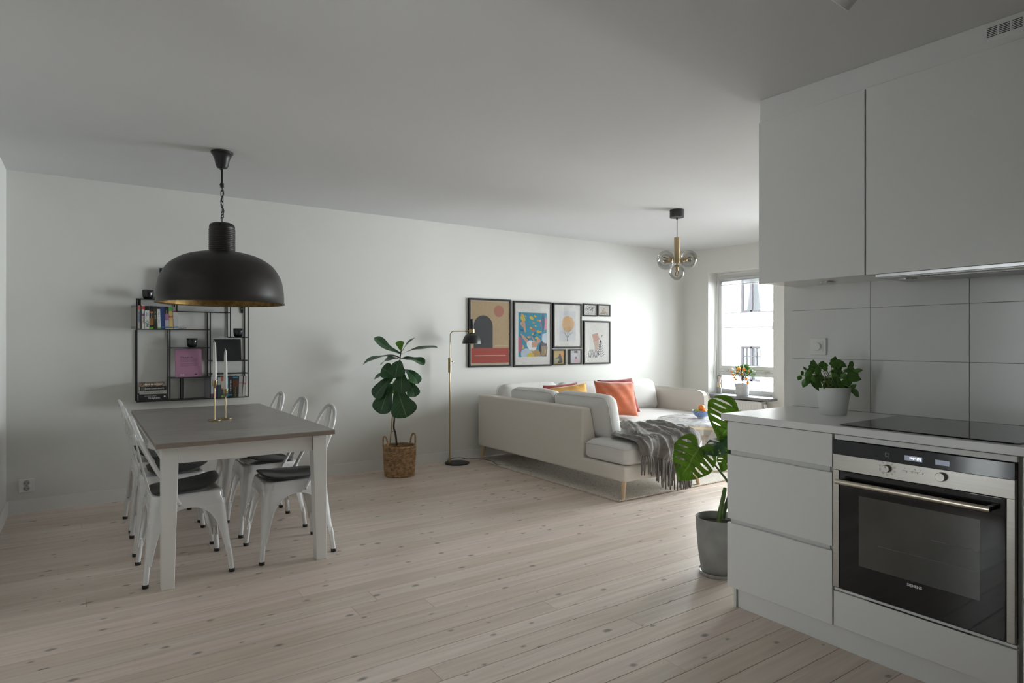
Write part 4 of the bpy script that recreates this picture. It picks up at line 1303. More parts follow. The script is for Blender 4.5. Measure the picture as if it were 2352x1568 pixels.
fg = thing('fig_plant', 'tall fiddle-leaf fig with big dark leaves, standing in the basket', 'plant', (BX, BY, 0))
fg.rotation_euler = (0, 0, -TH)            # its local x runs along the picture, y away from the camera
PXM = .00407
def fp_(X, Y, dep=0.):                     # crop measure -> local metres
    px = 820 + X / 3.41; py = 660 + Y / 3.41
    return Vector(((px - 918) * PXM, -dep, 1.25 + (785 - py) * PXM))
MB().lathe([(.118, .225), (.05, .235), (.01, .232)], 30).build('soil', SOIL, fg, smooth=True)
stem = smooth_path([fp_(312, 1238, 0), fp_(305, 1150, .01), fp_(290, 1100, .0), fp_(296, 1020, .01), fp_(292, 940, 0), fp_(305, 840, 0), fp_(318, 720, 0), fp_(330, 620, 0), fp_(342, 530, 0), fp_(347, 490, 0)], 5)
MB().tube(stem, [.0095 - .005 * i / len(stem) for i in range(len(stem))], 10).build('stem', BARK, fg, smooth=True)
MB().tube([fp_(262, 1236, .02), fp_(285, 960, .015), fp_(303, 720, .01)], .0055, 8).build('stake', CANE, fg, smooth=True)
for (X, Y) in ((290, 1010), (282, 1130), (296, 948)):
    a = fp_(X, Y, .01)
    MB().tube([a + Vector((.016 * math.cos(q), .014 * math.sin(q), 0)) for q in [2 * PI * i / 10 for i in range(10)]], .0014, 5, close=True).build('tie', mat('dark_tie', (.03, .03, .06), .6), fg)
FL = [  # base, tip, width(px of crop), depth base, depth tip, normal, droop, fold, young
    ((340, 520), (140, 393), 92, 0, .03, (.35, -.62, .8), -.06, .25, 0),
    ((345, 492), (335, 418), 62, .0, .01, (0, -1, .2), .02, .15, 1),
    ((352, 500), (455, 393), 60, .0, -.02, (-.6, -.25, .6), .05, .25, 0),
    ((348, 522), (637, 472), 92, .0, .05, (-.1, -.25, 1), .06, .2, 0),
    ((335, 548), (58, 605), 100, .0, .05, (-.15, -.25, 1), .12, .2, 0),
    ((345, 560), (543, 600), 100, .02, .10, (.2, -.45, 1), .10, .2, 0),
    ((325, 560), (180, 605), 90, .0, -.08, (-.3, -.5, 1), .14, .2, 0),
    ((338, 568), (322, 694), 132, .03, .12, (0, -1, .35), .10, .12, 0),
    ((378, 640), (492, 752), 100, .02, .08, (.45, -.8, .6), .12, .15, 0),
    ((285, 650), (122, 728), 70, -.03, -.06, (-.4, -.4, .9), .06, .2, 0),
    ((322, 700), (205, 632), 120, .02, .06, (-.25, -1, .35), .06, .12, 0),
    ((355, 660), (372, 820), 128, .04, .13, (.1, -1, .3), .10, .14, 0),
    ((290, 690), (150, 862), 122, .0, .06, (-.45, -.9, .3), .08, .18, 0),
    ((395, 720), (452, 862), 100, -.05, -.03, (.3, -1, .2), .08, .12, 0),
    ((275, 755), (196, 984), 148, .02, .08, (-.15, -1, .15), .06, .10, 0),
    ((322, 790), (408, 1006), 190, .05, .12, (.1, -1, .22), .08, .10, 0),
    ((290, 735), (283, 838), 60, -.03, -.04, (-.2, -1, .1), .03, .1, 1)]
for i, (b, t, wd, d0, d1, nr, dr, fo, yg) in enumerate(FL):
    P, U = leaf_grid(fp_(*b, d0), fp_(*t, d1), wd / 3.41 * PXM * 1.06, nr, FIGS, dr, fo, 34, 6, .05, i * 1.3)
    lf = MB().grid(P, U).build('leaf', FIGY if yg else FIG, fg, smooth=True, sharp=180)
    sb = stem[min(range(len(stem)), key=lambda q: (stem[q] - fp_(*b, d0)).length)]
    MB().tube([sb, fp_(*b, d0) + (fp_(*t, d1) - fp_(*b, d0)) * .04], .0028, 6).build('leaf_stalk', STEMG, lf)

# ---- brass floor lamp
fl = thing('floor_lamp', 'slim brass floor lamp with a black dome shade beside the sofa', 'lamp', (3.172, 5.602, 0))
fl.rotation_euler = (0, 0, -TH)
MB().lathe([(.122, 0), (.1265, .003), (.1265, .010), (.124, .013), (.01, .0135)], 48).build('base', BLACKM, fl, smooth=True, sharp=30)
px_ = -.0765; py_ = .0
MB().lathe([(.0135, .012), (.0135, .062), (.009, .064)], 16, (px_, py_, 0)).build('pole_socket', BRASS, fl, smooth=True, sharp=30)
MB().tube([(px_, py_, .05), (px_, py_, .945)], .0075, 14).build('pole', BRASS, fl, smooth=True)
sv = MB().lathe([(.010, .935), (.0175, .937), (.0175, 1.087), (.010, 1.089)], 18, (px_, py_, 0)).build('sleeve', BRASS, fl, smooth=True, sharp=30)
MB().tube([(px_ + .015, py_, 1.048), (px_ + .034, py_, 1.048)], .0042, 8).lathe([(.001, 1.0405), (.0075, 1.0425), (.0075, 1.0535), (.001, 1.0555)], 12, (px_ + .034, py_, 0)).build('knob', BRASS, sv, smooth=True)
ap = [(px_ + .005, py_, 1.08), (px_ + .005, py_, 1.20)]
for k in range(9):
    a = PI - PI / 2 * k / 8
    ap.append((px_ + .005 + .042 + .042 * math.cos(a), py_, 1.318 + .042 * math.sin(a)))
ap += [(px_ + .16, py_, 1.36), (px_ + .205, py_, 1.36)]
MB().tube(ap, .0050, 10).tube([(px_ + .165, py_, 1.36), (px_ + .20, py_, 1.36)], .0075, 10).build('arm', BRASS, fl, smooth=True)
hx = px_ + .2275
hdp = MB().lathe([(.020, 1.379), (.0195, 1.383), (.0185, 1.484), (.0165, 1.486), (.002, 1.486)], 24, (hx, py_, 0)).build('handle', BLACKM, fl, smooth=True, sharp=40)
MB().lathe([(.026, 1.343), (.0275, 1.345), (.0275, 1.377), (.026, 1.379)], 28, (hx, py_, 0)).build('collar', BRASS, fl, smooth=True, sharp=30)
sp_ = [(.096, 1.2325)]
for k in range(12):
    a = PI / 2 * k / 11
    sp_.append((.018 + .0785 * math.cos(a) if k else .0965, 1.2345 + .104 * math.sin(a)))
MB().lathe(sp_ + [(.020, 1.3435)], 48, (hx, py_, 0), False, False).build('shade', BLACKM, fl, smooth=True, sharp=180)
MB().lathe([(r - .002, z - .0015) for r, z in sp_] + [(.004, 1.336)], 48, (hx, py_, 0), False, True).build('shade_lining', mat('white_shade_lining', (.8, .8, .78), .4), fl, smooth=True, sharp=180)
MB().sphere((hx, py_, 1.285), .028, 16, 10).build('bulb', mat('frosted_bulb', (.7, .68, .6), .3), fl, smooth=True)
cb_ = smooth_path([(px_ - .012, py_, .02), (px_ - .02, .02, .028), (px_ + .01, .03, .045), (.02, .03, .055), (.10, .02, .045), (.20, -.02, .052), (.30, -.06, .05), (.37, -.075, .035), (.42, -.11, .012), (.6, -.2, .008), (.9, -.38, .008)], 6)
MB().tube(cb_, .0032, 6).build('cord', BLACKP, fl, smooth=True)

# ---- pictures on the far wall
def flat(name, cols, fn, parent, org):
    """flat print: coloured shapes on one sheet, each a hair in front of the last"""
    m = MB(org); m.lay = 0
    fn(m)
    return m.build(name, cols, parent)
YP = 5.7625
def shp(m, mi, pts):
    m.mi = mi; m.lay += 1
    y = YP - .00002 * m.lay
    m.poly([(x, y, z) for x, z in pts])
def ell(m, mi, cx, cz, rx, rz, a=0, n=22):
    ca, sa = math.cos(a), math.sin(a)
    shp(m, mi, [(cx + rx * math.cos(2 * PI * k / n) * ca - rz * math.sin(2 * PI * k / n) * sa, cz + rx * math.cos(2 * PI * k / n) * sa + rz * math.sin(2 * PI * k / n) * ca) for k in range(n)])
def strip(m, mi, pts, w0, w1=None):
    w1 = w0 if w1 is None else w1
    L, Rr = [], []
    for i, (x, z) in enumerate(pts):
        a = pts[max(i - 1, 0)]; b = pts[min(i + 1, len(pts) - 1)]
        dx, dz = b[0] - a[0], b[1] - a[1]; q = math.hypot(dx, dz) or 1
        w_ = w0 + (w1 - w0) * i / max(1, len(pts) - 1)
        L.append((x - dz / q * w_ / 2, z + dx / q * w_ / 2)); Rr.append((x + dz / q * w_ / 2, z - dx / q * w_ / 2))
    shp(m, mi, L + Rr[::-1])
def ink(n, c): return mat('print_' + n, c, .7, var=.05, scale=30)
FRM = mat('black_brown_frame_wood', (.016, .0145, .013), .6, var=.15, scale=30, spec=.25)
MATB = ink('passepartout', (.74, .73, .70))
def picture(name, lb, x0, x1, z0, z1, fw, cols, fn):
    t = thing(name, lb, 'picture', ((x0 + x1) / 2, 5.7795, z0))
    org = t.location
    frame_rect(MB(org), 5.756, 5.7795, x0, x1, z0, z1, fw, 'y').build('frame', FRM, t, bevel=.0015)
    def f2(m):
        shp(m, 0, [(x0 + fw * .8, z0 + fw * .8), (x1 - fw * .8, z0 + fw * .8), (x1 - fw * .8, z1 - fw * .8), (x0 + fw * .8, z1 - fw * .8)])
        fn(m, x0 + fw, x1 - fw, z0 + fw, z1 - fw)
    flat('print', cols, f2, t, org)
    MB(org).poly([(x0 + fw * .9, 5.7595, z0 + fw * .9), (x1 - fw * .9, 5.7595, z0 + fw * .9), (x1 - fw * .9, 5.7595, z1 - fw * .9), (x0 + fw * .9, 5.7595, z1 - fw * .9)]).build('glass', PICGLASS, t)
    return t
def rect(m, mi, x0, x1, z0, z1): shp(m, mi, [(x0, z0), (x1, z0), (x1, z1), (x0, z1)])
def art1(m, x0, x1, z0, z1):
    # plain stand-in: flat fields in the colours of the poster
    W, H = x1 - x0, z1 - z0
    P = lambda u, v: (x0 + u * W, z0 + v * H)
    rect(m, 1, x0 + W * .02, x1 - W * .02, z0 + H * .025, z1 - H * .02)
    rect(m, 2, x0 + W * .02, x1 - W * .02, z0 + H * .035, z0 + H * .265)
    ell(m, 3, *P(.72, .84), W * .13, H * .09, 0, 36)
    pts = [P(.08, .265), P(.08, .55)]
    for k in range(13):
        a = PI - PI * k / 12
        pts.append(P(.32 + .24 * math.cos(a), .60 + .17 * math.sin(a)))
    pts += [P(.56, .55), P(.56, .265)]
    shp(m, 4, pts)
    rect(m, 5, x0 + W * .62, x0 + W * .95, z0 + H * .30, z0 + H * .31)
    rect(m, 5, x0 + W * .10, x0 + W * .90, z0 + H * .145, z0 + H * .155)
picture('framed_poster', 'tall framed poster in tan, red and dark grey behind the floor lamp', 3.406, 3.954, .976, 1.722, .020,
        [ink('poster_border', (.55, .47, .36)), ink('tan', (.50, .37, .22)), ink('poster_red', (.42, .065, .05)), ink('dusty_pink', (.46, .19, .14)), ink('charcoal', (.055, .055, .06)), ink('cream', (.62, .50, .33))], art1)
def art2(m, x0, x1, z0, z1):
    W, H = x1 - x0, z1 - z0
    a0, a1, b0, b1 = x0 + W * .09, x1 - W * .10, z0 + H * .13, z1 - H * .155
    rect(m, 1, a0, a1, b0, b1)
    P = lambda u, v: (a0 + u * (a1 - a0), b0 + v * (b1 - b0))
    r = random.Random(8)
    def ell(m, mi, cx, cz, rx, rz, a=0, n=22):        # kept inside the picture area
        ca, sa = math.cos(a), math.sin(a)
        shp(m, mi, [(min(a1, max(a0, cx + rx * math.cos(2 * PI * k / n) * ca - rz * math.sin(2 * PI * k / n) * sa)), min(b1, max(b0, cz + rx * math.cos(2 * PI * k / n) * sa + rz * math.sin(2 * PI * k / n) * ca))) for k in range(n)])
    for k in range(26):
        u, v = r.uniform(.05, .92), r.uniform(.06, .95)
        ell(m, r.choice((2, 9)), *P(u, v), r.uniform(.012, .03), r.uniform(.006, .014), r.uniform(-.5, .5), 10)
    for (u, v, rx, c) in ((.46, .88, .032, 3), (.58, .92, .02, 3), (.50, .62, .03, 4), (.44, .65, .02, 3), (.70, .57, .028, 3), (.50, .52, .016, 3), (.53, .77, .02, 5), (.68, .83, .018, 5), (.52, .85, .014, 5), (.60, .70, .016, 3), (.42, .17, .035, 4), (.63, .43, .024, 3), (.15, .2, .02, 3)):
        ell(m, c, *P(u, v), rx, rx * .55, r.uniform(-.6, .4), 12)
    # corals
    for (u, v, rx, rz, c) in ((.04, .28, .04, .09, 6), (.90, .18, .07, .10, 7), (.95, .42, .05, .06, 8), (.55, .07, .09, .05, 5), (.28, .07, .08, .06, 8), (.42, .03, .05, .03, 3), (.93, .75, .06, .07, 10), (.86, .80, .025, .12, 9)):
        ell(m, c, *P(u, v), rx, rz)
    for k in range(5):
        strip(m, 5, [P(.78 + .05 * k, .02), P(.84 + .04 * k, .12), P(.82 + .05 * k, .24)], .010)
    # diver and swimmer
    strip(m, 2, [P(.12, .97), P(.15, .85)], .03, .05)
    strip(m, 3, [P(.12, .92), P(.20, .80)], .06, .05)
    strip(m, 2, [P(.20, .80), P(.08, .74), P(.18, .68)], .04, .02)
    strip(m, 2, [P(.18, .78), P(.22, .62), P(.24, .55)], .04, .015)
    strip(m, 2, [P(.08, .52), P(.24, .40), P(.40, .27)], .016, .055)
    ell(m, 11, *P(.46, .255), .075, .055, -.5)
    strip(m, 2, [P(.46, .28), P(.62, .27), P(.66, .34)], .07, .04)
    strip(m, 2, [P(.62, .31), P(.52, .38), P(.46, .46)], .02, .012)
    ell(m, 2, *P(.70, .37), .028, .03)
picture('framed_print', 'framed print of swimmers among fish on blue water with a wide cream mount', 3.990, 4.530, .969, 1.714, .020,
        [MATB, ink('sea_blue', (.04, .27, .40)), ink('skin', (.55, .33, .24)), ink('fish_yellow', (.60, .47, .06)), ink('fish_red', (.60, .10, .07)), ink('ochre', (.42, .27, .10)), ink('coral', (.42, .14, .20)), ink('dark_stripe', (.04, .04, .045)), ink('pale_blue', (.48, .58, .68)), ink('deep_blue', (.02, .12, .22)), ink('rose', (.62, .28, .36)), ink('swimsuit_white', (.74, .76, .78))], art2)
def art3(m, x0, x1, z0, z1):
    W, H = x1 - x0, z1 - z0
    P = lambda u, v: (x0 + u * W, z0 + v * H)
    rect(m, 1, x0 + W * .18, x1 - W * .18, z0 + H * .12, z1 - H * .15)
    ell(m, 2, *P(.52, .545), W * .24, H * .19, 0, 40)
    strip(m, 3, [P(.50, .13), P(.50, .20), P(.50, .23)], .012, .007)
    r = random.Random(4)
    def br(u, v, a, L, w_, d):
        u2, v2 = u + math.cos(a) * L, v + math.sin(a) * L * .8
        strip(m, 3, [P(u, v), P(u2, v2)], w_, w_ * .7)
        if d:
            for s in (-1, 1): br(u2, v2, a + s * r.uniform(.25, .6), L * .72, w_ * .62, d - 1)
    br(.50, .22, PI * .5 + .7, .11, .006, 5)
    br(.50, .22, PI * .5 - .7, .11, .006, 5)
    br(.50, .22, PI * .5, .09, .005, 4)
picture('framed_print', 'framed print of a bare tree before a peach sun disc', 4.556, 4.994, 1.176, 1.711, .019,
        [MATB, ink('pale_grey_paper', (.62, .63, .65)), ink('peach', (.66, .42, .22)), ink('tree_grey', (.14, .13, .12))], art3)
def sketch(seed, warm):
    def f(m, x0, x1, z0, z1):
        r = random.Random(seed)
        W, H = x1 - x0, z1 - z0
        rect(m, 1, x0 + W * .06, x1 - W * .06, z0 + H * .06, z1 - H * .06)
        for k in range(34):
            u, v = r.uniform(.1, .8), r.uniform(.1, .8)
            a = r.choice((0, PI / 2, PI / 2, .6))
            L = r.uniform(.08, .3)
            u2 = min(.93, u + L * math.cos(a)); v2 = min(.93, v + L * math.sin(a))
            strip(m, 2, [(x0 + u * W, z0 + v * H), (x0 + u2 * W, z0 + v2 * H)], r.uniform(.001, .006 if not warm else .003))
        if warm:
            rect(m, 3, x0 + W * .32, x0 + W * .62, z0 + H * .12, z0 + H * .26)
            for k in range(6): strip(m, 2, [(x0 + W * (.12 + .14 * k), z0 + H * .08), (x0 + W * (.16 + .14 * k), z0 + H * .18)], .008)
    return f
picture('framed_drawing', 'small framed black and white sketch, left one of the top pair', 5.022, 5.243, 1.563, 1.717, .018, [MATB, ink('sketch_paper', (.62, .62, .61)), ink('ink_black', (.03, .03, .03)), ink('sketch_tan', (.5, .36, .22))], sketch(2, False))
picture('framed_drawing', 'small framed street sketch, right one of the top pair', 5.256, 5.470, 1.567, 1.719, .018, [MATB, ink('sketch_cream', (.62, .58, .52)), ink('ink_black', (.03, .03, .03)), ink('sketch_tan', (.5, .36, .22))], sketch(9, True))
def art6(m, x0, x1, z0, z1):
    W, H = x1 - x0, z1 - z0
    P = lambda u, v: (x0 + u * W, z0 + v * H)
    rect(m, 0, x0 + W * .02, x1 - W * .02, z0 + H * .02, z1 - H * .02)
    def body(u, v):
        pass
    # back and neck in white with black stripes
    back = [(.10, .13), (.10, .28), (.22, .35), (.42, .36), (.52, .32), (.56, .45), (.60, .58), (.66, .56), (.72, .40), (.80, .22), (.74, .12)]
    shp(m, 1, [P(*q) for q in back])
    for k in range(9):
        u = .13 + .048 * k
        strip(m, 2, [P(u, .13), P(u + .03, .22), P(u - .01 + .02 * math.sin(k), .33 - .02 * abs(k - 4) / 4)], W * .022, W * .012)
    for k in range(7):
        v = .16 + .055 * k
        strip(m, 2, [P(.54 + .01 * k, v + .08), P(.66, v - .02), P(.80 - .02 * k, v + .05)], H * .016, H * .012)
    for k in range(7):
        strip(m, 2, [P(.57 + .006 * k, .36 + .033 * k), P(.64, .37 + .031 * k)], H * .012)
    shp(m, 3, [P(*q) for q in ((.40, .30), (.39, .42), (.34, .52), (.36, .56), (.56, .56), (.58, .42), (.54, .32))])
    shp(m, 4, [P(*q) for q in ((.34, .52), (.62, .58), (.61, .62), (.57, .61), (.52, .74), (.28, .70), (.35, .55), (.33, .55))])
    strip(m, 2, [P(.66, .63), P(.70, .68), P(.73, .67)], .010, .004)
    strip(m, 2, [P(.52, .29), P(.55, .18)], .02, .01)
picture('framed_print', 'framed print of a zebra wearing a pink top hat', 5.029, 5.470, .976, 1.510, .019,
        [MATB, ink('zebra_white', (.72, .72, .71)), ink('zebra_black', (.035, .035, .04)), ink('zebra_muzzle', (.55, .42, .36)), ink('hat_pink', (.56, .35, .29))], art6)
def art7(m, x0, x1, z0, z1):
    W, H = x1 - x0, z1 - z0
    P = lambda u, v: (x0 + u * W, z0 + v * H)
    rect(m, 1, x0, x1, z0, z1)
    ell(m, 4, *P(.75, .7), W * .22, H * .22); ell(m, 3, *P(.2, .25), W * .2, H * .18)
    shp(m, 2, [P(*q) for q in ((.35, .08), (.55, .05), (.82, .10), (.80, .38), (.68, .62), (.62, .78), (.50, .76), (.46, .58), (.15, .42), (.2, .38), (.45, .42), (.5, .3))])
picture('framed_card', 'small framed card with a dark figure on mustard yellow, below the tree print', 4.550, 4.741, .975, 1.163, .016,
        [MATB, ink('mustard_card', (.46, .33, .09)), ink('dark_figure', (.05, .05, .055)), ink('sage', (.30, .32, .22)), ink('amber', (.62, .30, .06))], art7)
def art8(m, x0, x1, z0, z1):
    W, H = x1 - x0, z1 - z0
    P = lambda u, v: (x0 + u * W, z0 + v * H)
    rect(m, 1, x0, x1, z0, z1)
    ell(m, 2, *P(.55, .88), W * .2, H * .1)
    strip(m, 3, [P(.55, .82), P(.50, .6), P(.58, .4)], W * .16, W * .2)
    shp(m, 2, [P(*q) for q in ((.48, .5), (.62, .5), (.66, .34), (.42, .34))])
    shp(m, 4, [P(*q) for q in ((.45, .36), (.62, .36), (.84, .16), (.6, .09), (.3, .13))])
picture('framed_card', 'small framed card of a figure in a pink skirt on grey, below the tree print', 4.802, 4.994, .979, 1.162, .016,
        [MATB, ink('cool_grey', (.52, .52, .55)), ink('dark_plum', (.07, .05, .06)), ink('pale_skin', (.66, .60, .58)), ink('candy_pink', (.66, .32, .42))], art8)

# ---- rug
RX0, RX1, RY0, RY1 = 3.445, 6.25, 3.53, 5.60
rg_ = thing('rug', 'cream looped wool rug under the sofa and coffee table', 'rug', ((RX0 + RX1) / 2, (RY0 + RY1) / 2, 0))
org = rg_.location
rr_ = random.Random(2)
nx, ny = 150, 110
P = [[(RX0 + (RX1 - RX0) * i / nx, RY0 + (RY1 - RY0) * j / ny, .0102 + rr_.uniform(-.0018, .0018)) for i in range(nx + 1)] for j in range(ny + 1)]
MB(org).grid(P).build('pile', RUGM, rg_, smooth=True, sharp=180)
bxo('backing', mat('rug_backing', (.45, .41, .36), .95), RX0, RX1, RY0, RY1, .0006, .009, rg_, org=org)
e = MB(org)
k = RX0
pts = []
i = 0
while k < RX1:
    pts.append((k, RY0 - .004 + .003 * (i % 2), .008 + .005 * (i % 2))); k += .012; i += 1
e.tube(pts, .0058, 5)
e.build('woven_edge', mat('rug_edge_yarn', (.60, .53, .45), .95, var=.5, scale=160), rg_, smooth=True)
for x in (RX0, RX1):
    MB(org).box(x - .007, x + .007, RY0, RY1, .0006, .0125).build('side_binding', mat('rug_edge_yarn', (.60, .53, .45), .95, var=.5, scale=160), rg_, bevel=.004)

# ---- sofa
def softbox(sx, sy, sz, r, puff=(0, 0, 0), n=8, wrk=0., seed=0):
    bm = bmesh.new()
    bmesh.ops.create_cube(bm, size=2)
    bmesh.ops.subdivide_edges(bm, edges=bm.edges[:], cuts=n, use_grid_fill=True)
    h = Vector((sx / 2, sy / 2, sz / 2))
    rn = random.Random(seed)
    ph = [rn.uniform(0, 6) for _ in range(6)]
    out = MB()
    for v in bm.verts:
        c = Vector(v.co)
        # crowd the grid towards the edges so that the roundings keep their shape
        p = Vector([math.copysign(abs(q) ** .8, q) * hh for q, hh in zip(c, h)])
        core = Vector([max(-(hh - r), min(hh - r, q)) for q, hh in zip(p, h)])
        d = p - core
        if d.length > 1e-9: p = core + d.normalized() * r
        f = [(1 - q * q) for q in c]
        p.x += math.copysign(puff[0] * f[1] * f[2], c.x) if abs(c.x) > .01 else 0
        p.y += math.copysign(puff[1] * f[0] * f[2], c.y) if abs(c.y) > .01 else 0
        p.z += math.copysign(puff[2] * f[0] * f[1], c.z) if abs(c.z) > .01 else 0
        if wrk:
            k = wrk * (math.sin(14 * p.x + 6 * p.z + ph[0]) * math.sin(11 * p.z + 5 * p.y + ph[1]) + .5 * math.sin(27 * p.x + ph[2]) * math.sin(19 * p.z + ph[3]))
            p += (p.normalized() if p.length else Vector()) * k
        out.v.append(p)
    bm.verts.index_update()
    for f in bm.faces:
        out.f.append(tuple(v.index for v in f.verts)); out.m.append(0)
    bm.free()
    return out
def place(mb, mtx):
    mb.v = [mtx @ p for p in mb.v]
    return mb
sf = thing('sofa', 'light grey linen corner sofa with a chaise, standing by the far wall', 'sofa', (4.6, 4.9, 0))
org = sf.location
SX, SB = 3.482, .148
def trapz(x0t, x1t, x0b, x1b, y0, y1, z0, z1):
    return MB(org).hexa([(x0b, y0, z0), (x1b, y0, z0), (x1b, y1, z0), (x0b, y1, z0)], [(x0t, y0, z1), (x1t, y0, z1), (x1t, y1, z1), (x0t, y1, z1)])
cb2 = MB(org)
YA, YB_, YC = 3.512, 4.01, 5.70
cb2.add([(SX, YA, SB), (SX, YC, SB), (SX, YC, .69), (SX, YB_, .69), (SX, YB_, .272), (SX, YA, .272),            # 0-5 outer left face
         (4.435, YA, SB), (4.435, YC, SB), (4.435, YC, .272), (4.435, YA, .272),                               # 6-9
         (SX + .2, YB_, .272), (SX + .1, YB_, .69), (SX + .1, YC, .69), (SX + .2, YC, .272)],                   # 10-13
        [(0, 5, 4, 3, 2, 1), (0, 6, 9, 5), (6, 7, 8, 9), (0, 1, 7, 6), (4, 10, 11, 3), (3, 11, 12, 2), (10, 13, 12, 11), (5, 9, 8, 13, 10, 4), (1, 2, 12, 13, 8, 7)])
cb2.build('chaise_frame', SOFA, sf, bevel=.020, seg=4)
MB(org).box(4.436, 6.0, 4.74, 5.70, SB, .272).build('seat_base', SOFA, sf, bevel=.018, seg=4)
MB(org).hexa([(SX + .2, 5.50, .262), (5.9, 5.50, .262), (5.9, 5.70, .262), (SX + .2, 5.70, .262)], [(SX + .1, 5.60, .690), (5.9, 5.60, .690), (5.9, 5.70, .690), (SX + .1, 5.70, .690)]).build('main_back', SOFA, sf, bevel=.022, seg=4)
am = MB(org)
prof = []
for (y, z) in ((4.66, .262), (5.70, .262), (5.70, .690), (4.80, .683), (4.735, .674), (4.695, .655), (4.672, .62)):
    prof.append((y, z))
am.loft([[(x, y, z) for y, z in prof] for x in (5.905, 6.0)])
ar = am.build('arm', SOFA, sf, bevel=.016, seg=3)
for x in (5.905, 5.998):
    MB(org).tube([(x, y, z) for y, z in ((4.66, .272), (4.672, .62), (4.695, .657), (4.735, .677), (4.80, .686), (5.68, .693))], .0055, 7).build('piping', PIPING, ar, smooth=True)
place(softbox(.945, .495, .165, .05, (.004, .010, .016), 9, .002, 3), Matrix.Translation(Vector((3.963, 3.752, .352)) - Vector(org))).build('seat_cushion', CUSH, sf, smooth=True, sharp=180)
place(softbox(.97, 1.50, .165, .05, (0, .0, .016), 9, .002, 4), Matrix.Translation(Vector((4.14, 4.745, .352)) - Vector(org))).build('seat_cushion', CUSH, sf, smooth=True, sharp=180)
place(softbox(1.20, .80, .165, .05, (0, .012, .02), 9, .002, 5), Matrix.Translation(Vector((5.30, 5.10, .352)) - Vector(org))).build('seat_cushion', CUSH, sf, smooth=True, sharp=180)
MB(org).tube([(3.488, 3.98, .402), (3.486, 3.75, .406), (3.492, 3.54, .402), (3.52, 3.508, .402), (4.0, 3.496, .408), (4.40, 3.51, .402)], .0035, 6).build('seam', PIPING, sf, smooth=True)
def back_cushion(cx, cy, cz, wd, ht, th, rz, lean, seed):
    mt = Matrix.Translation(Vector((cx, cy, cz)) - Vector(org)) @ Matrix.Rotation(rz, 4, 'Z') @ Matrix.Rotation(lean, 4, 'X')
    b = softbox(wd, th, ht, th * .42, (.0, .035, .012), 10, .005, seed)
    c = place(b, mt).build('back_cushion', CUSH, sf, smooth=True, sharp=180)
    # piping round the seam
    h, v = wd / 2 - .004, ht / 2 - .004
    ring_ = []
    for (sx, sz, a0) in ((1, 1, 0), (-1, 1, 90), (-1, -1, 180), (1, -1, 270)):
        for k in range(5):
            a = R(a0 + 22.5 * k)
            ring_.append(mt @ Vector((sx * (h - .06) + .062 * math.cos(a), th * .30, sz * (v - .06) + .062 * math.sin(a))))
    MB().tube(ring_, .0032, 6, close=True).build('piping', PIPING, c, smooth=True)
back_cushion(4.00, 5.475, .615, .76, .37, .17, 0, R(-10), 1)
back_cushion(4.75, 5.47, .605, .70, .365, .17, R(2), R(-12), 2)
back_cushion(5.48, 5.44, .600, .80, .38, .18, R(-3), R(-14), 3)
back_cushion(3.705, 4.93, .60, .70, .375, .17, R(90), R(-12), 4)
back_cushion(3.715, 4.215, .60, .72, .385, .17, R(90), R(-13), 5)
for (x, y, dx, dy) in ((3.525, 3.56, -.03, -.02), (4.385, 3.565, .035, -.015), (3.535, 5.65, -.02, .03), (5.93, 4.80, .03, -.03), (5.93, 5.64, .03, .03)):
    a = Vector((x, y, SB + .01)); b = Vector((x + dx * .9, y + dy * .9, .0105 if (RX0 < x + dx and y + dy > RY0) else .0005))
    MB(org).tube([a, b], [.0225, .0150], 14).build('leg', OAK, sf, smooth=True)

# ---- loose cushions
def scatter(lb, m, loc, w_, h_, t_, rz, lean, roll, seed):
    n = 18
    P = {}
    mb = MB()
    rn = random.Random(seed)
    ph = [rn.uniform(0, 6) for _ in range(4)]
    mt = Matrix.Rotation(rz, 4, 'Z') @ Matrix.Rotation(lean, 4, 'X') @ Matrix.Rotation(roll, 4, 'Y')
    for side in (1, -1):
        G = []
        for i in range(n + 1):
            u = -1 + 2 * i / n
            row = []
            for j in range(n + 1):
                v = -1 + 2 * j / n
                e = (1 - u * u) ** .55 * (1 - v * v) ** .55 if abs(u) < 1 and abs(v) < 1 else 0
                x = w_ / 2 * u * (1 - .055 * (1 - v * v) * abs(u)); z = h_ / 2 * v * (1 - .055 * (1 - u * u) * abs(v))
                wr = .006 * math.sin(9 * u + 5 * v + ph[0]) * e + .004 * math.sin(17 * v - 6 * u + ph[1]) * e
                row.append(mt @ Vector((x, side * (t_ / 2 * e + wr * 1), z)))
            G.append(row)
        if side < 0: G = G[::-1]
        mb.grid(G)
    bm_ = bmesh.new()
    lo = min(p.z for p in mb.v)
    o = mb.build('scatter_cushion', m, smooth=True, sharp=180)
    bm_.from_mesh(o.data)
    bmesh.ops.remove_doubles(bm_, verts=bm_.verts[:], dist=1e-5)
    bmesh.ops.recalc_face_normals(bm_, faces=bm_.faces[:])
    bm_.to_mesh(o.data); bm_.free()
    o.location = (loc[0], loc[1], loc[2] - lo)
    return tag(o, lb, 'cushion', 'loose cushions on the sofa')
scatter('burnt orange velvet cushion standing in front on the sofa', ORANGE, (4.735, 4.90, .452), .46, .40, .15, R(-22), R(-27), R(3), 1)
scatter('brick red cushion half behind the burnt orange one', RED, (4.96, 5.09, .450), .44, .41, .13, R(-18), R(-25), R(-2), 2)
scatter('mustard cushion peeking over the chaise cushions', MUST, (4.20, 5.02, .452), .40, .33, .13, R(-28), R(-14), R(-8), 3)
scatter('brick red cushion behind the mustard one', RED, (4.23, 5.19, .452), .42, .345, .12, R(-12), R(-12), R(-3), 4)

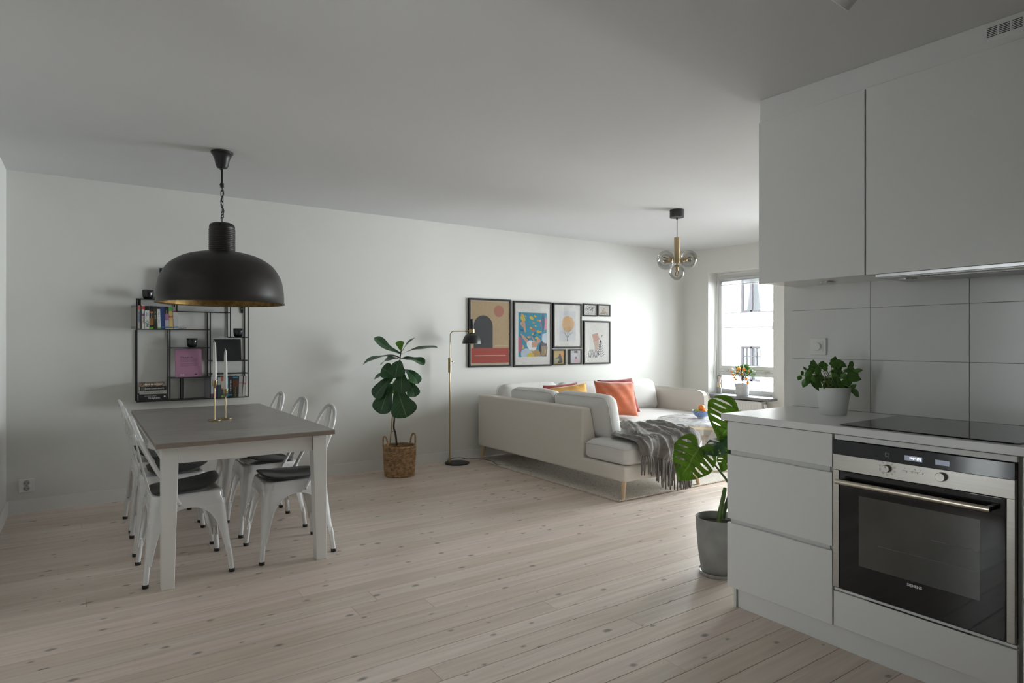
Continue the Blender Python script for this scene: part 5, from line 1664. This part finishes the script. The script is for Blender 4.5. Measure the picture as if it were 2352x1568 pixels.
# ---- throw
from mathutils import noise as mnoise
th_ = thing('throw_blanket', 'crumpled grey wool throw with tassels draped over the chaise corner', 'blanket', (3.95, 3.70, .44))
org = th_.location
nu, nv = 64, 64
def throw_pt(u, v, lay):
    # u across (0 left .. 1 right), v from the back of the seat (0) over the front edge to the hem (1)
    x0 = interp([(0, 3.93), (.45, 3.62), (1, 3.585)], v) + .02 * math.sin(7 * v)
    x1 = interp([(0, 4.42), (.45, 4.42), (1, 4.22)], v)
    x = x0 + (x1 - x0) * u
    yb = 4.14 - .02 * u + .05 * math.sin(6 * u)
    L = yb - 3.49
    drop = interp([(0, .10), (.25, .13), (.6, .20), (1, .26)], u) + (0 if lay == 0 else .07)
    s = v * (L + drop)
    uu = u + .16 * v + .05 * mnoise.noise((3 * v, 2 * u, 4.0))
    r1 = 1 - abs(mnoise.noise((7.5 * uu, 1.6 * v, 1.3))) * 2.2
    r2 = 1 - abs(mnoise.noise((15 * uu, 3.2 * v + 2, 7.7))) * 2.2
    fold = (.040 * max(0, r1) ** 2 + .016 * max(0, r2) ** 2 + .010 * mnoise.noise((9 * u, 9 * v, 3))) * min(1, .2 + 4.5 * v) * min(1, .3 + 6 * u)
    bunch = .055 * math.exp(-((u - .42) / .20) ** 2) * math.exp(-(v / .33) ** 2) + .045 * math.exp(-((u - .85) / .16) ** 2) * math.exp(-(v / .4) ** 2)
    if s < L - .05:
        y = yb - s; z = .456 + abs(fold) * .9 + bunch + .012
    else:
        a = min(1.0, (s - (L - .05)) / .11)
        ang = a * PI / 2
        y = 3.54 - .055 * math.sin(ang) - max(0, abs(fold)) * .8 * a - .012 - (.004 if lay else .014)
        z = .456 + (abs(fold) * .9 + bunch + .012) * (1 - a) - .055 * (1 - math.cos(ang)) - max(0, s - (L - .05) - .11)
        x += fold * .35 * a
    return Vector((x, y, z))
for lay, nm in ((0, 'cloth'), (1, 'lower_fold')):
    us = [(.30 + .70 * i / nu) if lay else i / nu for i in range(nu + 1)]
    vs = [(.55 + .45 * j / nv) if lay else j / nv for j in range(nv + 1)]
    P = [[throw_pt(u, v, lay) for u in us] for v in vs]
    MB(org).grid(P).build(nm, THROW, th_, smooth=True, sharp=180, solid=.003)
    rt_ = random.Random(lay)
    tot = 40 if lay == 0 else 32
    tm_ = MB(org)
    for k in range(tot):
        u = (k + .5) / tot
        if lay: u = .30 + .70 * u
        p = throw_pt(u, 1.0, lay)
        L = rt_.uniform(.11, .165)
        L = min(L, p.z - .03)
        dx = rt_.uniform(-.012, .012)
        q = smooth_path([p + Vector((0, 0, .004)), p + Vector((dx * .5, -.006, -L * .4)), p + Vector((dx, rt_.uniform(-.01, .01), -L))], 4)
        m1 = MB(org).tube(q, [.0045] + [.0062] * (len(q) - 3) + [.0072, .0050], 6)
        m1.build('tassel', THROW, th_, smooth=True)

# ---- coffee table
CX, CY, CR, CZ = 5.27, 4.135, .492, .455
cf = thing('coffee_table', 'round coffee table with a white marble top on a pale gold frame', 'coffee table', (CX, CY, 0))
GOLD = mat('pale_champagne_metal', (.60, .50, .37), .35, metal=.6, var=.04)
MB().lathe([(CR - .012, CZ - .018), (CR - .002, CZ - .014), (CR, CZ - .008), (CR - .002, CZ - .002), (CR - .006, CZ), (.01, CZ)], 72).build('marble_top', MARBLE, cf, smooth=True, sharp=40)
def band(r, z0, z1, th):
    m = MB(); n = 72
    m.loft([[(rr * math.cos(2 * PI * i / n), rr * math.sin(2 * PI * i / n), zz) for i in range(n)] for rr, zz in ((r, z0), (r, z1), (r - th, z1), (r - th, z0), (r, z0))], True, False, False)
    return m
band(CR - .012, CZ - .044, CZ - .0185, .012).build('top_ring', GOLD, cf, smooth=True, sharp=40)
band(CR - .035, .0125, .027, .012).build('floor_ring', GOLD, cf, smooth=True, sharp=40)
for k in range(4):
    a = R(190 + 90 * k)
    c, s = math.cos(a), math.sin(a)
    p1 = Vector(((CR - .022) * c, (CR - .022) * s, 0)); p0 = Vector(((CR - .042) * c, (CR - .042) * s, 0))
    tv = Vector((-s, c, 0)) * .0125; rv = Vector((c, s, 0)) * .006
    MB().loft([[p0 - tv - rv + Vector((0, 0, .02)), p0 + tv - rv + Vector((0, 0, .02)), p0 + tv + rv + Vector((0, 0, .02)), p0 - tv + rv + Vector((0, 0, .02))],
               [p1 - tv - rv + Vector((0, 0, CZ - .03)), p1 + tv - rv + Vector((0, 0, CZ - .03)), p1 + tv + rv + Vector((0, 0, CZ - .03)), p1 - tv + rv + Vector((0, 0, CZ - .03))]]).build('leg', GOLD, cf, bevel=.001)
# fruit bowl
bwx, bwy = 5.315, 4.235
BLUE = mat('blue_wave_glaze', (.10, .17, .36), .2, var=.02)
nt = BLUE.node_tree
wv = nt.nodes.new('ShaderNodeTexWave'); wv.inputs['Scale'].default_value = 55; wv.inputs['Distortion'].default_value = 5; wv.inputs['Detail'].default_value = 1
rp_ = nt.nodes.new('ShaderNodeValToRGB'); rp_.color_ramp.elements[0].color = (.055, .11, .30, 1); rp_.color_ramp.elements[1].color = (.34, .43, .62, 1)
tc_ = nt.nodes.new('ShaderNodeTexCoord')
nt.links.new(tc_.outputs['Object'], wv.inputs['Vector']); nt.links.new(wv.outputs[0], rp_.inputs[0]); nt.links.new(rp_.outputs[0], nt.nodes['Principled BSDF'].inputs['Base Color'])
fbw = thing('fruit_bowl', 'blue patterned porcelain bowl of fruit on the marble table', 'bowl', (bwx, bwy, CZ + .0005))
MB().lathe([(.045, .014), (.060, .020), (.078, .036), (.092, .060), (.0985, .079), (.0975, .0805)], 48, (0, 0, 0), False, False).build('bowl_outside', BLUE, fbw, smooth=True, sharp=180)
MB().lathe([(.0975, .0805), (.0955, .079), (.089, .060), (.074, .039), (.05, .022), (.005, .019)], 48, (0, 0, 0), False, True).build('bowl_inside', mat('pale_blue_glaze', (.46, .52, .62), .2), fbw, smooth=True, sharp=180)
MB().lathe([(.040, 0), (.041, .004), (.046, .0155), (.02, .0155)], 40).build('foot_ring', mat('white_porcelain', (.7, .72, .68), .25), fbw, smooth=True, sharp=50)
def fruit(nm, lb, dx, dz, r, m, dep=0., cat='fruit'):
    p = Vector((bwx, bwy, CZ)) + RGT * dx - FWD * dep + Vector((0, 0, dz))
    t = thing(nm, lb, cat, p, 0, 'fruit in the blue bowl')
    rings = []
    prof_ = []
    for k in range(15):
        a = PI * k / 14
        prof_.append((max(.0008, r * math.sin(a) * (1.0)), -r * .94 * math.cos(a) - (r * .10 * math.exp(-((a - PI) / .28) ** 2) if k > 8 else 0)))
    MB().lathe(prof_, 24).build('skin', m, t, smooth=True, sharp=180)
    MB().lathe([(.0022, r * .80), (.0028, r * .86), (.001, r * .90)], 8).build('stem', mat('fruit_stem', (.10, .10, .03), .8), t, smooth=True)
OR_ = mat('orange_peel', (.80, .22, .015), .42, var=.08, scale=14, bump=.12, bscale=260)
AP_ = mat('green_apple_skin', (.33, .42, .08), .3, var=.2, scale=12)
fruit('orange', 'orange on top of the fruit in the blue bowl', .002, .110, .0345, OR_, .00)
fruit('apple', 'green apple in the blue bowl', -.050, .068, .034, AP_, .0)
fruit('orange', 'orange at the front of the blue bowl', .014, .062, .033, OR_, .042)
fruit('orange', 'orange at the right side of the blue bowl', .052, .062, .031, OR_, -.008)
# white fabric bag on the floor behind the table
bg = thing('fabric_bag', 'white canvas bag with tan edging on the floor beyond the coffee table', 'bag', (5.98, 4.42, .0130))
MB().loft([[(-.17, -.12, .0), (.17, -.12, .0), (.17, .12, .0), (-.17, .12, .0)], [(-.20, -.14, .12), (.20, -.14, .12), (.20, .14, .12), (-.20, .14, .12)], [(-.17, -.04, .27), (.19, -.05, .24), (.19, .05, .24), (-.17, .04, .27)], [(-.14, -.01, .33), (.16, -.012, .28), (.16, .012, .28), (-.14, .01, .33)]]).build('body', mat('white_canvas', (.74, .72, .69), .9, var=.03, scale=60), bg, smooth=True, bevel=.02, seg=3)
MB().tube([(.195, -.142, .02), (.203, -.142, .12), (.195, -.055, .24)], .006, 6).build('edging', mat('tan_leather', (.38, .22, .10), .6), bg, smooth=True)
MB().tube(smooth_path([(.17, -.02, .26), (.22, -.08, .22), (.25, -.11, .14), (.22, -.13, .06), (.10, -.15, .02), (-.05, -.16, .006)], 6), .005, 6).tube(smooth_path([(.17, .0, .27), (.25, -.06, .24), (.27, -.10, .15), (.24, -.12, .08)], 6), .005, 6).build('strap', mat('tan_leather', (.38, .22, .10), .6), bg, smooth=True)

# ---- globe pendant
GX, GY = 4.523, 3.880
gl_ = thing('globe_chandelier', 'brass pendant with five smoked glass globes hanging in the living room', 'lamp', (GX, GY, 1.82))
gl_.rotation_euler = (0, 0, -TH - R(14.8))
org = (0, 0, 1.82)
cz = ceil_z(GY)
MB(org).lathe([(.064, 2.398), (.066, 2.400), (.066, cz - .0008)], 40).build('canopy', mat('charcoal_canopy', (.035, .035, .035), .5), gl_, smooth=True, sharp=40)
MB(org).lathe([(.008, 2.38), (.009, 2.40)], 12).tube([(0, 0, 2.21), (0, 0, 2.40)], .0035, 8).build('cord', BLACKP, gl_, smooth=True)
GB = mat('satin_brass_tube', (.48, .375, .23), .34, metal=1, var=.05)
MB(org).lathe([(.020, 1.975), (.0268, 1.977), (.0268, 2.214), (.020, 2.216), (.004, 2.216)], 32).tube([(0, 0, 1.955), (0, 0, 1.98)], .006, 10).build('stem', GB, gl_, smooth=True, sharp=40)
def globe(c, d, r):
    c = Vector(c); d = Vector(d).normalized()
    g = MB(org).sphere(c, r, 32, 20).build('globe', SMOKE, gl_, smooth=True, sharp=180)
    s_ = d.cross(Vector((0, 1, .2))).normalized(); q_ = d.cross(s_)
    def rg2(t, rr): return [c + d * t + (s_ * math.cos(2 * PI * i / 18) + q_ * math.sin(2 * PI * i / 18)) * rr for i in range(18)]
    MB(org).loft([rg2(-r - .012, .007), rg2(-r + .004, .008), rg2(-r + .006, .024), rg2(-r + .018, .024), rg2(-r + .020, .0135), rg2(-r + .055, .0135), rg2(-r + .056, .009)]).build('socket', GB, g, smooth=True, sharp=40)
    MB(org).loft([rg2(-r + .056, .008), rg2(-r + .066, .012), rg2(-r + .085, .019), rg2(-r + .098, .017), rg2(-r + .108, .004)]).build('bulb', BULBG, g, smooth=True)
    MB(org).tube([c + d * (-r + .060), c + d * (-r + .090)], .003, 6).build('filament', mat('copper_filament', (.55, .25, .12), .4, metal=.6), g, smooth=True)
for a, z in ((42, 2.012), (138, 2.006), (222, 2.008), (318, 2.002)):
    d = Vector((math.cos(R(a)), math.sin(R(a)), 0))
    globe(d * .138 + Vector((0, 0, z)), d, .0775)
    
globe((0, 0, 1.893), (0, 0, -1), .070)

# ---- window sill things
cp = thing('citrus_tree', 'little citrus tree with orange fruit in a grey pot on the window sill', 'plant', (6.845, 4.822, .5715))
cp.rotation_euler = (0, 0, -TH)
pot = MB().lathe([(.072, 0), (.074, .003), (.0905, .150), (.0905, .153), (.086, .153), (.080, .12), (.01, .12)], 40).build('pot', CONCL, cp, smooth=True, sharp=40)
MB().lathe([(.082, .128), (.04, .132), (.004, .13)], 24).build('soil', SOIL, pot, smooth=True)
rc_ = random.Random(21)
tr = MB()
tr.tube(smooth_path([(0, 0, .125), (.006, 0, .17), (.0, 0, .21), (.012, 0, .25)], 4), .008, 8)
for k in range(9):
    a = 2 * PI * k / 9
    tr.tube(smooth_path([(.005, 0, .19 + .01 * (k % 3)), (.05 * math.cos(a), .05 * math.sin(a), .25 + .02 * (k % 3)), (.095 * math.cos(a), .08 * math.sin(a), .29 + .03 * (k % 4))], 4), .0035, 6)
tr.build('trunk', BARK, cp, smooth=True)
fo = MB()
for k in range(190):
    a = rc_.uniform(0, 2 * PI); el = rc_.uniform(-.5, 1.4); rr = rc_.uniform(.55, 1)
    c = Vector((.135 * rr * math.cos(a) * math.cos(el) + .010, .11 * rr * math.sin(a) * math.cos(el), .275 + .10 * rr * math.sin(el)))
    d = (c - Vector((0, 0, .22))).normalized() + Vector((rc_.uniform(-.6, .6), rc_.uniform(-.6, .6), rc_.uniform(-.3, .7)))
    d.normalize()
    P, U = leaf_grid(c, c + d * rc_.uniform(.030, .048), rc_.uniform(.016, .024), Vector((rc_.uniform(-.5, .5), rc_.uniform(-1, 0), 1)), OVAL, .05, .25, 5, 2)
    fo.grid(P, U)
f_ = fo.build('foliage', CITL, cp, smooth=True, sharp=180)
f_['kind'] = 'stuff'
for (px, py, r) in ((1693, 842, 4.2), (1703.5, 843.5, 4), (1699, 853, 3), (1681, 855, 3), (1682, 861, 2.6), (1685, 865, 2.6), (1708, 863, 3.1), (1710, 871, 3.2), (1676, 848, 2.4), (1713, 848, 2.4), (1688, 848, 2.2)):
    s_ = .00585
    MB().sphere(((px - 1705) * s_, -.085 + rc_.uniform(-.02, .02), 1.25 - .5715 + (785 - py) * s_), r * s_, 14, 9, (1, 1, .92)).build('fruit', CITF, cp, smooth=True)
bl_ = thing('bulb_lamp', 'small lamp of a bare bulb on a concrete cylinder on the window sill', 'lamp', (6.93, 5.235, .5715))
MB().lathe([(.031, 0), (.033, .002), (.033, .078), (.031, .080), (.005, .080)], 28).build('base', CONC, bl_, smooth=True, sharp=40)
MB().lathe([(.016, .080), (.019, .082), (.019, .112), (.016, .114)], 20).build('socket', BRASS, bl_, smooth=True, sharp=40)
MB().lathe([(.012, .112), (.013, .125), (.021, .165), (.028, .200), (.026, .222), (.016, .238), (.003, .246)], 24).build('bulb', BULBG, bl_, smooth=True)
MB().tube([(0, 0, .115), (0, 0, .17)], .003, 6).tube([(-.008, 0, .15), (-.012, 0, .205)], .0012, 5).tube([(.008, 0, .15), (.012, 0, .205)], .0012, 5).build('filament', mat('copper_filament', (.55, .25, .12), .4, metal=.6), bl_)

# ---- radiator under the sill
rd = thing('radiator', 'white panel radiator under the stone window sill', 'radiator', (6.80, 4.95, .10))
org = rd.location
m = MB(org).box(6.765, 6.785, 4.50, 5.42, .11, .515)
m.build('front_panel', TRIM, rd, bevel=.006, seg=3)
for k in range(22):
    y = 4.53 + .0405 * k
    bxo('rib', TRIM, 6.760, 6.766, y - .012, y + .012, .14, .485, rd, .003, org)
bxo('back_panel', TRIM, 6.835, 6.852, 4.50, 5.42, .11, .515, rd, org=org)
g = MB(org).box(6.766, 6.852, 4.498, 5.422, .505, .522)
g.build('top_grille', TRIM, rd, bevel=.003)
for k in range(5):
    bxo('side_slot', mat('radiator_shadow', (.2, .2, .2), .6), 6.792 + .009 * k, 6.796 + .009 * k, 4.4965, 4.499, .40, .48, rd, org=org)
bxo('side_cover', TRIM, 6.785, 6.836, 4.4985, 4.503, .11, .51, rd, org=org)
MB(org).tube(smooth_path([(6.81, 4.50, .47), (6.80, 4.47, .47), (6.80, 4.455, .44), (6.80, 4.455, .30)], 5), .009, 8).lathe([(.017, .45), (.019, .46), (.019, .495), (.014, .50)], 16, (6.80, 4.472, 0)).build('valve', TRIM, rd, smooth=True)

# ---- monstera
MX, MY = 2.832, 2.142
mp_ = thing('plant_pot', 'tall grey concrete pot beside the end of the kitchen counter', 'pot', (MX, MY, .013))
MB().lathe([(.088, 0), (.092, .004), (.108, .11), (.117, .22), (.1205, .285), (.1205, .292), (.1165, .293), (.1125, .285), (.108, .25), (.01, .25)], 48).build('pot_body', CONC, mp_, smooth=True, sharp=50)
MB().lathe([(.110, .252), (.07, .262), (.03, .258), (.004, .262)], 32).build('soil', SOIL, mp_, smooth=True)
sa = MB().lathe([(.096, 0.0005), (.1015, .002), (.1045, .020), (.1030, .0205), (.0995, .006), (.005, .005)], 48).build('pot_saucer', ALU, smooth=True, sharp=50)
sa.location = (MX, MY, 0)
tag(sa, 'round aluminium saucer under the grey concrete pot', 'saucer')
mo = thing('monstera', 'monstera plant with split green leaves, half hidden by the kitchen counter', 'plant', (MX, MY, .26))
mo.rotation_euler = (0, 0, -TH)
s_ = .00237
def mp2(px, py, dep=0.): return Vector(((px - 1651) * s_, -dep, 1.25 - .26 + (785 - py) * s_))
MONW = [(-.24, .90), (-.2, .94), (-.12, .97), (0, 1.0), (.15, 1.04), (.3, .98), (.5, .82), (.7, .56), (.85, .30), (.95, .10), (1, .01)]
def monstera_leaf(attach, tip, width, nrm, m, droop=0., fold=.1, seed=0, curl=0.):
    attach = Vector(attach); tip = Vector(tip)
    ax_ = tip - attach; L = ax_.length; d = ax_ / L
    side = d.cross(Vector(nrm)).normalized(); up = side.cross(d).normalized()
    rn = random.Random(seed)
    mm = 20
    cuts = [c + rn.uniform(-.015, .015) for c in (-.03, .14, .31, .48, .64)]
    slot = {}
    for sg in (-1, 1):
        for q, c in enumerate(cuts):
            s0 = rn.uniform(.30, .40); s1 = rn.choice((.84, .90, 1.4))
            slot[(sg, q)] = (s0, s1, rn.uniform(.022, .034) * (.75 if q == 4 else 1))
    def kw(s, q):
        s0, s1, hw = slot[(1 if s > 0 else -1, q)]
        a = abs(s)
        if a <= s0 or a >= s1: return 0.
        if s1 > 1: return hw * math.sqrt(min(1, (a - s0) / .22)) * (.8 + .4 * a)
        return hw * math.sqrt(max(0, 1 - ((a - (s0 + s1) / 2) / ((s1 - s0) / 2)) ** 2))
    keys = [(-.24, None, 0)]
    for q, c in enumerate(cuts): keys += [(c, q, -1), (c, q, 1)]
    keys += [(1.0, None, 0)]
    rowsr, gaps = [], set()
    sub = 6
    for i in range(len(keys) - 1):
        if keys[i][1] is not None and keys[i][1] == keys[i + 1][1]:
            gaps.add(len(rowsr)); rowsr.append((keys[i], keys[i + 1], 0.)); continue
        for k in range(sub): rowsr.append((keys[i], keys[i + 1], k / sub))
    rowsr.append((keys[-1], keys[-1], 0.))
    P, U = [], []
    for (ka, kb, fr) in rowsr:
        row, ur = [], []
        for j in range(-mm, mm + 1):
            s = j / mm
            ta = ka[0] + (ka[2] * kw(s, ka[1]) if ka[1] is not None else 0); tb = kb[0] + (kb[2] * kw(s, kb[1]) if kb[1] is not None else 0)
            t = ta + (tb - ta) * fr
            hw = width / 2 * interp(MONW, t)
            te = t * max(0, 1 - ((abs(s) - .56) / .52) ** 2) if t < 0 else t
            tt = te + .16 * abs(s) ** 1.3 * (1 - .75 * max(0, t)) * (1 if t > 0 else max(0, 1 + t * 2))
            row.append(attach + ax_ * tt + side * hw * s + up * (droop * L * max(0, t) ** 2 + fold * hw * abs(s) - curl * width * s * s + .006 * math.sin(14 * t + 3 * s)))
            ur.append((t, s))
        P.append(row); U.append(ur)
    def skip(i, j):
        if i in gaps: 
            s = abs(j + .5 - mm) / mm
            q = rowsr[i][0][1]
            s0, s1, hw = slot[(1 if j + .5 > mm else -1, q)]
            return s0 < s < s1
        t = rowsr[i][0][0] + (rowsr[i][1][0] - rowsr[i][0][0]) * (rowsr[i][2] + .5 / sub); s = (j + .5 - mm) / mm
        return t < 0 and abs(s) < .03
    return MB().grid(P, U, skip).build('leaf', m, mo, smooth=True, sharp=180)
base_ = mp2(1657, 1180, 0)
st_ = MB().tube(smooth_path([mp2(1652, 1196, .0), mp2(1655, 1170, 0), mp2(1661, 1140, 0), mp2(1668, 1120, -.02)], 5), [.016, .015, .015, .014, .014, .013, .013, .012, .012, .012, .012, .011, .011, .011, .010, .010][:16], 10).tube(smooth_path([mp2(1664, 1190, -.02), mp2(1672, 1160, -.03), mp2(1690, 1120, -.04)], 5), .011, 8)
st_.build('stem', STEMG, mo, smooth=True)
l1 = monstera_leaf(mp2(1598, 1020, .06), mp2(1553, 1090, .10), .245, (.25, -1, .25), MONS, -.05, .06, 3)
l2 = monstera_leaf(mp2(1684, 1002, .02), mp2(1596, 1030, .06), .16, (.15, -.35, 1), MOND, -.10, -.25, 5)
l3 = monstera_leaf(mp2(1702, 945, -.02), mp2(1655, 1008, -.01), .33, (.1, -1, .25), MONS, -.04, .05, 7)
l4 = monstera_leaf(mp2(1690, 1030, -.10), mp2(1668, 1088, -.08), .12, (.2, -1, .1), MONS, 0, .05, 9)
for a, b, lf in ((mp2(1690, 1125, -.04), mp2(1598, 1020, .06), l1), (mp2(1690, 1125, -.04), mp2(1684, 1002, .02), l2), (mp2(1692, 1120, -.04), mp2(1702, 943, -.02), l3), (mp2(1692, 1120, -.04), mp2(1690, 1030, -.10), l4)):
    md = a.lerp(b, .5) + Vector((.012, 0, -.006))
    MB().tube(smooth_path([a, md, b], 6), [.0075 - .0035 * k / 12 for k in range(13)], 8).build('leaf_stalk', STEMG, lf, smooth=True)

# ---- basil
BSX, BSY = 2.864, 1.535
bs = thing('basil_plant', 'green basil plant growing in a white pot on the worktop', 'plant', (BSX, BSY, .915))
bs.rotation_euler = (0, 0, -TH)
sb_ = .002012
pt = MB().lathe([(.0535, .0005), (.055, .002), (.0745, .1235), (.0745, .126), (.0715, .1265), (.069, .11), (.004, .108)], 48).build('pot', mat('matt_white_pot', (.74, .74, .72), .45, var=.01), bs, smooth=True, sharp=50)
MB().lathe([(.069, .112), (.03, .116), (.003, .114)], 24).build('soil', SOIL, pt, smooth=True)
def bp2(X, Y, dep=0.):
    px = 1820 + X / 10.46; py = 810 + Y / 10.46
    return Vector(((px - 1913.5) * sb_, -dep, 1.25 - .915 + (785 - py) * sb_))
LV = [((905, 215), (905, 120), 130, .02), ((905, 230), (945, 330), 120, .03), ((990, 200), (1170, 290), 110, .0), ((1140, 300), (1150, 390), 50, .0), ((1290, 360), (1400, 400), 130, .02), ((1400, 340), (1450, 235), 90, .0),
      ((1400, 400), (1540, 560), 150, .01), ((1380, 420), (1490, 590), 110, -.02), ((1320, 440), (1390, 300), 110, .01), ((1180, 540), (1390, 600), 190, .04), ((1150, 590), (1180, 770), 190, .05), ((1100, 560), (1000, 600), 140, .02),
      ((980, 350), (1140, 450), 120, .01), ((1080, 420), (1180, 480), 110, -.02), ((550, 330), (440, 240), 120, .02), ((520, 330), (480, 460), 120, .04), ((430, 380), (390, 460), 90, .0), ((480, 300), (490, 205), 90, .0),
      ((370, 430), (290, 560), 130, .03), ((320, 420), (300, 360), 70, .0), ((380, 560), (360, 660), 120, .05), ((330, 560), (230, 680), 130, .04), ((300, 620), (250, 770), 110, .02), ((340, 650), (440, 820), 130, .04), ((420, 630), (560, 770), 120, .03),
      ((260, 520), (205, 470), 80, .0), ((240, 560), (215, 640), 90, -.02), ((650, 380), (560, 300), 130, -.04), ((760, 330), (900, 300), 150, -.05), ((720, 400), (640, 280), 120, -.06), ((820, 400), (880, 260), 120, -.06), ((720, 430), (700, 340), 90, .03),
      ((820, 700), (930, 800), 120, .05), ((960, 740), (1060, 810), 110, .05), ((640, 560), (540, 600), 110, .03), ((700, 520), (600, 500), 100, .0), ((760, 600), (660, 660), 90, .0), ((900, 540), (960, 620), 90, .02), ((930, 430), (1010, 480), 100, .0),
      ((1240, 420), (1310, 440), 80, .0), ((1280, 860), (1400, 990), 130, .06), ((1300, 850), (1370, 780), 70, .03), ((1360, 870), (1420, 960), 90, .02), ((700, 760), (640, 820), 70, .03), ((1080, 640), (1050, 740), 110, .0), ((800, 760), (760, 700), 70, .0)]
rb_ = random.Random(6)
for k in range(26):
    X_, Y_ = rb_.uniform(480, 1380), rb_.uniform(330, 720)
    a_ = rb_.uniform(0, 2 * PI)
    LV.append(((X_, Y_), (X_ + 110 * math.cos(a_), Y_ + 90 * math.sin(a_)), 110, rb_.uniform(-.06, .05)))
stems = MB()
for i, (b, t, wd, dp) in enumerate(LV):
    B = bp2(*b, dp); T = bp2(*t, dp + rb_.uniform(-.01, .02))
    T = B + (T - B) * 1.45; B = B - (T - B) * .08
    nr = Vector((rb_.uniform(-.5, .5), -1, rb_.uniform(.2, .9)))
    P, U = leaf_grid(B, T, max(wd / 10.46 * sb_ * 1.35, (T - B).length * .62), nr, OVAL, .10, -.22, 14, 3, .0, i)
    MB().grid(P, U).build('leaf', BASIL, bs, smooth=True, sharp=180)
    if i % 2 == 0:
        r0 = bp2(900 + rb_.uniform(-160, 160), 835, rb_.uniform(-.02, .03))
        mid = r0.lerp(B, .55) + Vector((0, 0, .02))
        stems.tube(smooth_path([r0, mid, B], 4), .0017, 5)
stems.build('stems', mat('pale_basil_stem', (.22, .30, .09), .5), bs, smooth=True)
